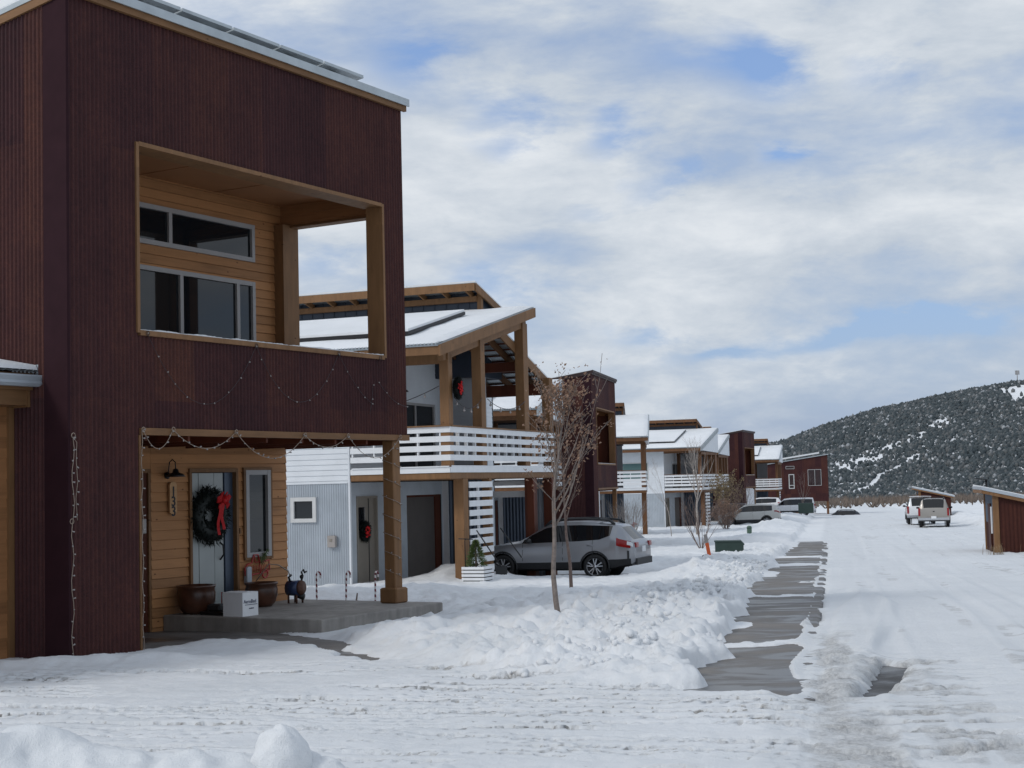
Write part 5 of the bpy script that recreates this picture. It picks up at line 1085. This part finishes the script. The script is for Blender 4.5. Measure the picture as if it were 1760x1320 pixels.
m=MB(); m.bbox(-.22,.22,-.25,.22,0,.05,.01); m.build('tray',M['black'],h); m=MB(); m.bbox(-.15,.10,-.18,.02,.05,.15,.02); m.bbox(-.12,.14,.05,.18,.05,.12,.02); m.build('boots',M['plastic'],h); m=MB(); m.tube([(-.1,.1,.0),(-.12,.12,.30),(.12,.16,.28),(.12,.15,.0)],.008,5); m.build('wire_handle',M['redmetal'],h)
# wreath
def wreath(loc,rz,rad,thick,label,bow=True,berries=0,seed=4,parent_name='wreath',squash=1.):
    rnd=random.Random(seed); h=empty('wreath',loc,rz,label,'wreath'); vs=[];fs=[]
    for i in range(2600):
        t=rnd.uniform(0,2*math.pi); a=rnd.uniform(0,2*math.pi); q=thick*rnd.uniform(.2,1.); cx,cz=rad*math.cos(t),rad*math.sin(t); p=Vector((q*math.sin(a)*.6+.02,(cx+q*math.cos(a)*math.cos(t))*squash,cz+q*math.cos(a)*math.sin(t)))
        d=Vector((rnd.uniform(.0,.9),math.cos(t+rnd.uniform(-1.4,1.4)),math.sin(t+rnd.uniform(-1.4,1.4))-.25)).normalized(); l=rnd.uniform(.05,.12); w=d.orthogonal().normalized()*.009; b=len(vs); w2=d.cross(w)
        vs+=[p-w,p+w,p+d*l,p-w2,p+w2]; fs+=[(b,b+1,b+2),(b+3,b+4,b+2)]
    MB().add(vs,fs).build('greenery',M['needle'],h); m=MB(); m.tube([(.02,rad*math.cos(t)*squash,rad*math.sin(t)) for t in [2*math.pi*k/24 for k in range(25)]],thick*.62,7,False); m.build('ring',M['needle'],h)
    if bow:
        m=MB(); by,bz=.13,rad*.86
        for s in(-1,1):
            for (wy,wz,sc) in ((.14,.055,1.),(.11,-.06,.8),(.07,.11,.7)):
                vs=[(thick*.9,by,bz),(thick*.9+.09,by+s*wy*.5,bz+wz+.04*sc),(thick*.9+.06,by+s*wy*1.1,bz+wz),(thick*.9+.02,by+s*wy*.9,bz+wz-.09*sc),(thick*.9+.05,by+s*wy*.3,bz+wz*.2-.04)]; m.add(vs,[(0,1,2,3,4)])
                m.add([(a+.012,b_,c) for a,b_,c in vs],[(4,3,2,1,0)])
        m.ball((thick*.9+.05,by,bz),.04,8,6); m.build('bow',M['red'],h)
        m=MB()
        for (dy,l,ph) in ((-.03,.50,0),(.02,.42,1.)):
            pts=[]
            for k in range(9): f=k/8; pts+=[(thick*.9+.03+.02*math.sin(f*7+ph),by-.03+dy-.035*f-.032+.05*f*(dy>0),bz-.02-l*f),(thick*.9+.03+.02*math.sin(f*7+ph),by-.03+dy-.035*f+.032+.05*f*(dy>0),bz-.02-l*f)]
            m.add(pts,[(2*k,2*k+1,2*k+3,2*k+2) for k in range(8)])
        m.build('ribbon_tails',M['red'],h)
    if berries:
        m=MB()
        for _ in range(berries):
            t=rnd.uniform(0,6.28); q=rnd.uniform(.3,1.)*rad; p=(thick+rnd.uniform(-.02,.04),q*math.cos(t)*squash*.8,q*math.sin(t)*.9+.0); m.ball(p,.03,6,4)
        m.build('red_blooms',M['red'],h)
    return h
wreath(fromH1(-2.30,4.96,1.58),H1R,.265,.175,'big dark evergreen wreath with red bow on the front door of house 133')
# string light decoration shaped like a pickup carrying a tree
h=thing1('pickup_decoration','red wire pickup with green tree hung low on the porch wall','decoration',-2.255,6.03,.60)
m=MB(); ol=[(-.33,.02),(-.34,.16),(-.28,.22),(-.16,.24),(-.10,.38),(.02,.38),(.06,.24),(.10,.24),(.32,.27),(.34,.10),(.26,.06),(-.06,.04),(-.16,.03)]
sc=.88; m.tube([(.02,a*sc,b_*sc) for a,b_ in ol+ol[:1]],.013,5); m.tube([(.02,.06*sc,.24*sc),(.05*sc,.05*sc,.05*sc)],.01,5)
for c in (-.24,.20): m.tube([(.025,(c+.075*math.cos(t))*sc,(.03+.075*math.sin(t))*sc) for t in [2*math.pi*k/12 for k in range(13)]],.014,5)
m.tube([(.02,-.07*sc,.36*sc),(.02,-.07*sc,.25*sc),(.02,.05*sc,.25*sc)],.009,5); 
for k in range(14): m.tube([(.022,(-.3+.045*k)*sc,.08*sc),(.022,(-.29+.045*k)*sc,.2*sc)],.006,4)
m.build('pickup_outline',M['redmetal'],h)
m=MB(); rnd=random.Random(2)
for k in range(70):
    f=rnd.random(); p=Vector((.03,(.08+.2*f)*sc,(.28+.17*f)*sc)); d=Vector((.2,rnd.uniform(-1,1),rnd.uniform(-1,1))).normalized()*(.10*(1-f*.6)); m.tube([p,p+d],[.006,.003],3)
m.build('tree_shape',M['needle2'],h)
h=thing1('cable','loose cream cable lying over the right clay pot','cable',-2.0,6.1,SL); m=MB(); m.tube([(-.2,-.15,.36),(-.05,-.02,.62),(.05,.1,.60),(.14,.22,.50),(.16,.25,.42)],.010,5); m.build('cord',M['wire'],h)
# scrap metal animal sculpture
h=thing1('metal_animal_sculpture','small scrap metal animal figure with antlers beside the right clay pot','sculpture',-1.62,6.30,SL)
h.scale=(.74,.74,.78)
m=MB(); m.tube([(-.26,-.05,.30),(.02,-.02,.30)],[.15,.16],12); b=m.build('barrel_body',M['blue'],h); m=MB(); m.lathe([(0,.02),(.13,.02),(.15,.03),(.14,.08),(0,.10)],(0.0,0,.31),18,'x'); m.build('face_disc',M['rusty'],h)
m=MB(); 
for x,y in ((-.2,-.12),(-.2,.10),(.0,-.1),(.0,.1)): MB().tube([(x,y,.2),(x,y,.0)],.022,6).build('leg',M['rusty'],h)
m=MB(); m.tube([(.0,.06,.42),(.02,.10,.54),(.02,.05,.62),(.02,.12,.66),(.02,.16,.60),(.02,.22,.62)],.02,6); m.tube([(-.2,-.06,.42),(-.2,-.10,.52),(-.2,-.02,.56)],.026,6); m.ball((.0,.08,.52),.045,8,5); m.tube([(-.1,0,.16),(.08,.05,.12)],[.05,.07],8); m.build('antlers',M['black'],h)
# candy canes
def cane_mat():
    m,t,b=nt('candy_stripes'); tc=N(t,'ShaderNodeTexCoord'); sp=N(t,'ShaderNodeSeparateXYZ'); t.links.new(tc.outputs['Object'],sp.inputs[0]); f=math_(t,'FRACT',math_(t,'ADD',math_(t,'MULTIPLY',sp.outputs[2],11.),math_(t,'MULTIPLY',sp.outputs[1],9.))); g=math_(t,'GREATER_THAN',f,.5)
    t.links.new(mix(t,g,(.72,.68,.66),(.16,.02,.03)),b.inputs['Base Color']); b.inputs['Roughness'].default_value=.3; return m
M['cane']=cane_mat()
cane0=None
for i,((x,y),lab) in enumerate(zip(((-2.15,7.42),(-1.70,7.62),(-1.20,7.75)),('striped candy cane stake nearest the metal animal figure','striped candy cane stake in the middle of the three','striped candy cane stake nearest the porch post'))):
    if cane0 is None:
        h=thing1('candy_cane',lab,'decoration',x,y,.10,'candy cane stakes in the snow'); m=MB(); pts=[(0,0,-.15),(0,0,.42)]+[(0,.055-.055*math.cos(t),.42+.055*math.sin(t)) for t in [math.pi*k/8 for k in range(1,9)]]+[(0,.112,.37)]; m.tube(pts,.016,7); m.build('cane',M['cane'],h); cane0=h
    else:
        h=copy_tree(cane0); h.location=fromH1(x,y,.10); h['label']=lab; h.rotation_euler=(R(3*i-3),R(2),R(H1R+10*i-8))
m=MB(); m.tube([(0,0,-.1),(.03,.02,.14)],[.018,.012],5); o=m.build('stick',M['twig'],None,fromH1(-1.2,7.2,.12)); tag(o,'short grey stick poking from the snow between candy canes','stick')
# string lights
def string(name,label,runs,parent_loc=True,wire='wire',bulb='bulb',r=.0045,step=.13,big=.010,seed=1,blen=.035,hooks=(),group='string lights on the rust house'):
    h=empty(name,H1O,H1R,label,'string lights',group); rnd=random.Random(seed); m=MB(); bm_=MB()
    for pts in runs:
        P=[Vector(p) for p in pts]; m.tube(P,r,5)
        d=0
        for a,b in zip(P[:-1],P[1:]):
            l=(b-a).length
            while d<l:
                q=a+(b-a)*(d/l); v=Vector((rnd.uniform(.1,1),rnd.uniform(-1,1),rnd.uniform(-1,.5))).normalized()*blen; bm_.tube([q,q+v],[big*.6,big],4); d+=step*rnd.uniform(.7,1.3)
            d-=l
    for q in hooks: m.tube([(q[0]+.01,q[1]+.03*math.cos(t),q[2]+.03*math.sin(t)) for t in [2*math.pi*k/8 for k in range(9)]],r*1.3,4)
    m.build('wire',M[wire],h); bm_.build('bulbs',M[bulb],h); return h
def sag(a,b,dz,n=12,x=.06,skew=0.): return [(x,a[0]+(b[0]-a[0])*f,a[1]+(b[1]-a[1])*f-dz*4*f*(1-f)*(1+skew*(f-.5))) for f in [k/n for k in range(n+1)]]
rnd=random.Random(9)
anch=[(1.16,2.73),(1.69,2.74),(2.89,2.73),(4.36,2.71),(5.38,2.72),(6.73,2.72)]; dz=[.24,.23,.34,.17,.33]
string('string_lights','cream string lights hanging in scallops along the porch beam',[sag(a,b,d_) for a,b,d_ in zip(anch[:-1],anch[1:],dz)],hooks=[(.06,a,b) for a,b in anch])
string('string_lights','cream string lights running down the porch opening corner',[[(.05,1.15+.012*math.sin(k*1.7),2.72-.135*k) for k in range(21)]],seed=2)
string('string_lights','cream string lights running down the left corner with a doubled loop on top',[[(.045,.03+.02*math.sin(k*1.3)-.015*(k>8),2.62-.128*k) for k in range(21)],[(.045,.03,2.62),(.045,.09,2.56),(.045,.08,2.35),(.045,.10,2.1),(.045,.07,1.9),(.045,.095,1.65)]],seed=3,hooks=[(.045,.03,2.64),(.045,.0,1.64)])
sp=[]
for k in range(90):
    f=k/89; t=f*2*math.pi*7.5; X,Y=-.11,6.72; c,s_=math.cos(t),math.sin(t); q=.112/max(abs(c),abs(s_)); sp.append((X+c*q,Y+s_*q,2.55-2.1*f))
string('string_lights','cream string lights wound round the porch post',[sp],seed=4,r=.005,step=.18)
pa=[(1.26,3.93),(3.34,3.91),(5.20,3.92),(6.25,3.92)]
string('string_lights','dark wired string lights with clear bulbs drooping across the balcony parapet',[sag(pa[0],pa[1],.84,18,.05),sag(pa[1],pa[2],.74,16,.05),sag(pa[2],(6.05,3.2),.10,8,.05),[(.05,6.05,3.5),(.05,6.0,3.2),(.05,5.95,3.05)],sag((6.2,3.55),(7.0,3.2),.1,6,.05)],wire='wire_dark',r=.0035,step=.26,big=.011,blen=.02,seed=5,hooks=[(.05,a,b) for a,b in pa])
# ---- things at the white house
def fromH2(x,y,zz): a=R(H2R); return Vector((H2O.x+x*math.cos(a)-y*math.sin(a),H2O.y+x*math.sin(a)+y*math.cos(a),H2O.z+zz))
wreath(fromH2(.06,.12+.25,3.98+.95),H2R,.17,.10,'red bloomed wreath on the deck post of the white house',False,34,6,squash=.8)
wreath(fromH2(-2.92,.92,1.32),H2R,.17,.09,'small red wreath on the tan front door of the white house',False,26,8)
def onH2(o): o.location=H2O; o.rotation_euler=(0,0,R(H2R)); return o
h=empty('barn_lamp',H2O,H2R,'dark gooseneck lamp on the upper white wall over the deck','lamp'); gooseneck('lamp_arm','F',-2.88,2.75,5.10,h,1.15)
h=empty('barn_lamp',H2O,H2R,'dark gooseneck lamp on the grey metal wall beside the tan door','lamp'); gooseneck('lamp_arm','F',-2.86,2.30,2.0,h,1.0)
h=empty('wall_plaque',H2O,H2R,'brown wooden plaque in a dark frame beside the tan door','plaque'); m=MB(); m.box(-2.875,-2.85,2.12,2.45,.85,1.68); m.build('back_plate',M['galv_dark'],h); m=MB(); m.bbox(-2.86,-2.83,2.2,2.38,.92,1.62,.01); m.build('plaque',M['cedar_dark'],h)
h=empty('meter_box',H2O,H2R,'small cream box on the grey corrugated side wall','box'); m=MB(); m.bbox(-3.45,-3.22,-.13,-.015,.95,1.25,.01); m.build('cover',M['bulb'],h); MB().box(-3.38,-3.31,-.14,-.128,1.1,1.17).build('label_plate',M['tan'],h)
h=empty('outlet_box',H2O,H2R,'grey outlet box low on the wall beside the tan door','box'); m=MB(); m.bbox(-2.87,-2.78,2.35,2.6,-.05,.3,.01); m.build('cover',M['galv_dark'],h)
h=empty('deck_lights',H2O,H2R,'dark cable of round bulbs strung between the deck posts','string lights'); m=MB(); b=MB()
for a,b_,d_ in (((.02,-2.6,4.5),(.02,.1,4.75),0),):
    pass
def run2(p,q,dzz,n=12):
    pts=[tuple(p[i]+(q[i]-p[i])*k/n-(dzz*4*(k/n)*(1-k/n) if i==2 else 0) for i in range(3)) for k in range(n+1)]; m.tube(pts,.010,4)
    for k in range(1,n,3): x,y,z_=pts[k]; b.tube([(x,y,z_),(x,y,z_-.06)],[.012,.012],5); b.ball((x,y,z_-.09),.035,7,5)
run2((-2.7,.08,4.4),(-.28,.05,4.98),.12); run2((.02,.3,4.7),(.02,2.15,4.75),.28); run2((.02,2.5,4.75),(.02,5.35,4.8),.25); m.build('cable',M['wire_dark'],h); b.build('bulbs',M['bulb'],h)
h=empty('planter',fromH2(.45,.55,-.12),H2R,'white slatted planter with a small yellow green conifer by the slat screen','planter'); m=MB()
for k in range(6): m.box(-.30,.30,-.32,-.29,.02+k*.09,.085+k*.09); m.box(.29,.32,-.29,.30,.02+k*.09,.085+k*.09); m.box(-.32,-.29,-.29,.30,.02+k*.09,.085+k*.09)
m.build('slatted_box',M['white'],h); MB().box(-.28,.28,-.28,.28,0,.5).build('liner',M['dark'],h)
vs=[];fs=[]
for k in range(1600):
    f=rnd.random()**.8; t=rnd.uniform(0,6.28); rr_=.30*(1-f)**.8*rnd.uniform(.4,1.); p=Vector((rr_*math.cos(t)-.04,rr_*math.sin(t),.5+f*.68)); d=Vector((math.cos(t),math.sin(t),rnd.uniform(-.2,.8))).normalized()*rnd.uniform(.05,.10); w=d.orthogonal().normalized()*.012; b0=len(vs); vs+=[p-w,p+w,p+d]; fs.append((b0,b0+1,b0+2))
MB().add(vs,fs).build('conifer',M['needle2'],h); m=MB(); m.tube([(-.04,0,.45),(-.04,0,1.22)],[.03,.01],6); m.build('stem',M['twig'],h)
m=MB(); m.tube([(0,0,.0),(0,0,.95),(.03,0,1.0)],.012,6); m.tube([(-.16,0,1.0),(.2,0,.98)],.014,6); m.tube([(.3,.02,1.2),(.9,.3,.25)],.018,5); o=m.build('snow_shovel_handle',M['black'],None,fromH2(.2,.35,.12)); tag(o,'dark handled tool leaning behind the planter','tool')
m=MB(); m.beam((-.0,0,1.35),(.55,-.1,.55),.03,.03); m.prism([(-.14,0),(.14,0),(.16,.34),(-.16,.34)],1,-.02,.0); o=m.build('shovel',M['plastic'],None,fromH2(.15,2.9,-.05)); tag(o,'dark shovel leaning by the slat screen in front of the silver wagon','shovel')
# ---- snow lumps thrown up in the foreground
def lump(loc,r,label,seed,sq=(1,1,1)):
    rn=np.random.default_rng(seed); m=MB(); m.ball((0,0,0),r,40,26,sq); V=np.array(m.v); d=fbm(V[:,0]*3.2/r*.4+seed,V[:,1]*3.2/r*.4+V[:,2]*1.3/r,4,seed)-.5; d2=fbm(V[:,0]*9/r*.3,V[:,2]*9/r*.3+V[:,1]*4/r,3,seed+5)-.5
    V=V*(1+d*.34+d2*.16)[:,None]; m.v=[tuple(p) for p in V]; o=m.build('snow_chunk',M['snow_roof'],None,loc); tag(o,label,'snow chunk','loose snow chunks on the foreground bank')
lump((-1.22,7.75,.36),.155,'big rounded snow chunk standing on the foreground bank',3,(1,.9,1.25))
lump((-1.02,7.8,.30),.11,'snow chunk leaning right of the big rounded one',7,(1.3,.9,.8))
lump((-.76,7.75,.24),.085,'small snow chunk on the right end of the foreground bank',9,(1.5,1,.7)); lump((-1.6,7.6,.24),.075,'small snow chunk left of the big rounded one',12,(1.6,1,.7))
# loose clods along the walk edge: one mass nobody could count
rs_=np.random.default_rng(8); m=MB()
ico=[]
for _ in range(900):
    y=rs_.uniform(14.5,46)**1.; s=-WALK-abs(rs_.normal(.05,.55)); x=edge(y)+s/CS; r=rs_.uniform(.015,.06); X=np.array([[x]]);Y=np.array([[y]]); b_,t_,_,_=snow_field(X,Y); m.ball((x,y,float(b_[0,0]+max(t_[0,0],0))+r*.3),r,6,4,(rs_.uniform(.7,1.4),rs_.uniform(.7,1.4),rs_.uniform(.6,1.)))
o=m.build('snow_clods',M['snow_roof']); o['kind']='stuff'; o['label']='loose clods of shovelled snow along the walk'
# ================================================================ camera, light, sky
P_,R_a=R(3.8),.025
f=Vector((0,math.cos(P_),math.sin(P_))); r0=Vector((1,0,0)); u0=r0.cross(f); rr=r0*math.cos(R_a)-u0*math.sin(R_a); uu=u0*math.cos(R_a)+r0*math.sin(R_a)
cam=bpy.data.cameras.new('camera'); co=bpy.data.objects.new('camera',cam); C.objects.link(co); cam.sensor_width=36; cam.lens=36*2600/1760; cam.clip_end=6000; cam.clip_start=.1
co.matrix_world=Matrix(((rr.x,uu.x,-f.x,0),(rr.y,uu.y,-f.y,0),(rr.z,uu.z,-f.z,1.75),(0,0,0,1))); bpy.context.scene.camera=co
SUN_AZ=-118.  # degrees from +Y (view direction), negative = to the left
SUN_EL=38.
az=R(SUN_AZ); el=R(SUN_EL); sd=Vector((math.sin(az)*math.cos(el),math.cos(az)*math.cos(el),math.sin(el)))
sl=bpy.data.lights.new('sun','SUN'); sl.energy=1.4; sl.angle=R(12); sl.color=(1,.97,.93); so=bpy.data.objects.new('sun',sl); C.objects.link(so); so.rotation_euler=sd.to_track_quat('Z','Y').to_euler()
w=bpy.data.worlds.new('World'); bpy.context.scene.world=w; w.use_nodes=True; t=w.node_tree; bg=t.nodes['Background']
sky=N(t,'ShaderNodeTexSky',sky_type='NISHITA'); sky.sun_disc=False; sky.sun_elevation=el; sky.sun_rotation=az; sky.air_density=1.2; sky.dust_density=1.5
bg.inputs['Strength'].default_value=.10
tc=N(t,'ShaderNodeTexCoord'); sep=N(t,'ShaderNodeSeparateXYZ'); t.links.new(tc.outputs['Generated'],sep.inputs[0])
GAPS=[(0.17, 0.284, 0.0288, 0.0231, 1.0), (0.123, 0.279, 0.0423, 0.0135, 0.5), (0.001, 0.248, 0.0327, 0.0154, 0.9), (0.069, 0.239, 0.0212, 0.0135, 0.85), (0.093, 0.204, 0.0192, 0.0154, 0.45), (0.181, 0.211, 0.0173, 0.0062, 0.9), (0.244, 0.282, 0.0231, 0.0231, 0.45), (-0.065, 0.276, 0.0231, 0.0135, 0.7), (-0.01, 0.131, 0.0231, 0.0115, 0.7), (0.082, 0.103, 0.0231, 0.0085, 0.8), (0.139, 0.081, 0.0346, 0.0054, 1.0), (0.232, 0.086, 0.0654, 0.0085, 1.1), (0.302, 0.092, 0.0346, 0.0062, 0.7), (-0.122, 0.147, 0.0231, 0.0115, 0.5), (0.054, 0.19, 0.0231, 0.0096, 0.4), (-0.9, 0.3, 0.2, 0.08, 0.8), (0.9, 0.35, 0.25, 0.1, 0.8), (-0.6, 0.75, 0.3, 0.12, 0.7), (0.5, 0.8, 0.25, 0.12, 0.8)]
X_,Y_,Z_=sep.outputs[0],sep.outputs[1],sep.outputs[2]
zz=math_(t,'ADD',math_(t,'MAXIMUM',Z_,0.),.50); cx=math_(t,'DIVIDE',X_,zz); cy=math_(t,'DIVIDE',Y_,zz)
cm=N(t,'ShaderNodeCombineXYZ'); t.links.new(cx,cm.inputs[0]); t.links.new(cy,cm.inputs[1]); t.links.new(math_(t,'MULTIPLY',Z_,3.0),cm.inputs[2]); mp=N(t,'ShaderNodeMapping'); t.links.new(cm.outputs[0],mp.inputs[0]); mp.inputs['Location'].default_value=(3.1,2.2,0.)
n1=noise(t,mp,2.6,10,.56,.15); n2=noise(t,mp,8.,8,.62,.2); n3=noise(t,mp,1.1,3,.5)
# openings in the cloud deck, each at its own heading and height in the sky
yy=math_(t,'MAXIMUM',Y_,.05); U=math_(t,'ADD',math_(t,'DIVIDE',X_,yy),math_(t,'MULTIPLY',math_(t,'SUBTRACT',n2,.5),.10)); V=math_(t,'ADD',math_(t,'DIVIDE',Z_,yy),math_(t,'MULTIPLY',math_(t,'SUBTRACT',n1,.5),.14)); gap=None
for (u,v,su,sv,k) in GAPS:
    du=math_(t,'DIVIDE',math_(t,'SUBTRACT',U,u),su); dv=math_(t,'DIVIDE',math_(t,'SUBTRACT',V,v),sv)
    g=math_(t,'MULTIPLY',math_(t,'EXPONENT',math_(t,'MULTIPLY',math_(t,'ADD',math_(t,'MULTIPLY',du,du),math_(t,'MULTIPLY',dv,dv)),-1.)),k)
    gap=g if gap is None else math_(t,'ADD',gap,g)
cov=math_(t,'ADD',math_(t,'MULTIPLY',n1,.70),math_(t,'MULTIPLY',n2,.30)); cov=math_(t,'SUBTRACT',math_(t,'ADD',cov,.085),math_(t,'MULTIPLY',gap,.24))
cv=ramp(t,[(.36,0.),(.50,.62),(.60,1.)],cov)
low=ramp(t,[(.0,0.),(.16,1.)],Z_)
sh=math_(t,'ADD',math_(t,'MULTIPLY',n2,.40),math_(t,'MULTIPLY',n1,.60)); sh2=math_(t,'ADD',sh,math_(t,'MULTIPLY',math_(t,'SUBTRACT',n3,.5),.35))
shade=ramp(t,[(.38,(4.4,5.1,6.1)),(.50,(5.7,6.3,7.05)),(.62,(7.5,7.9,8.35))],sh2)
skyb=mix(t,1.,sky.outputs[0],(1.3,1.35,1.5),'MULTIPLY'); skyb=mix(t,.6,skyb,(2.3,3.7,7.0))
cvv=cv.outputs[0]
t.links.new(mix(t,cvv,skyb,shade.outputs[0]),bg.inputs['Color'])
sc=bpy.context.scene; sc.view_settings.view_transform='Standard'; sc.view_settings.look='None'; sc.view_settings.exposure=0; sc.view_settings.gamma=1
sc.render.resolution_x=1024; sc.render.resolution_y=768
sc.cycles.max_bounces=6; sc.cycles.diffuse_bounces=3
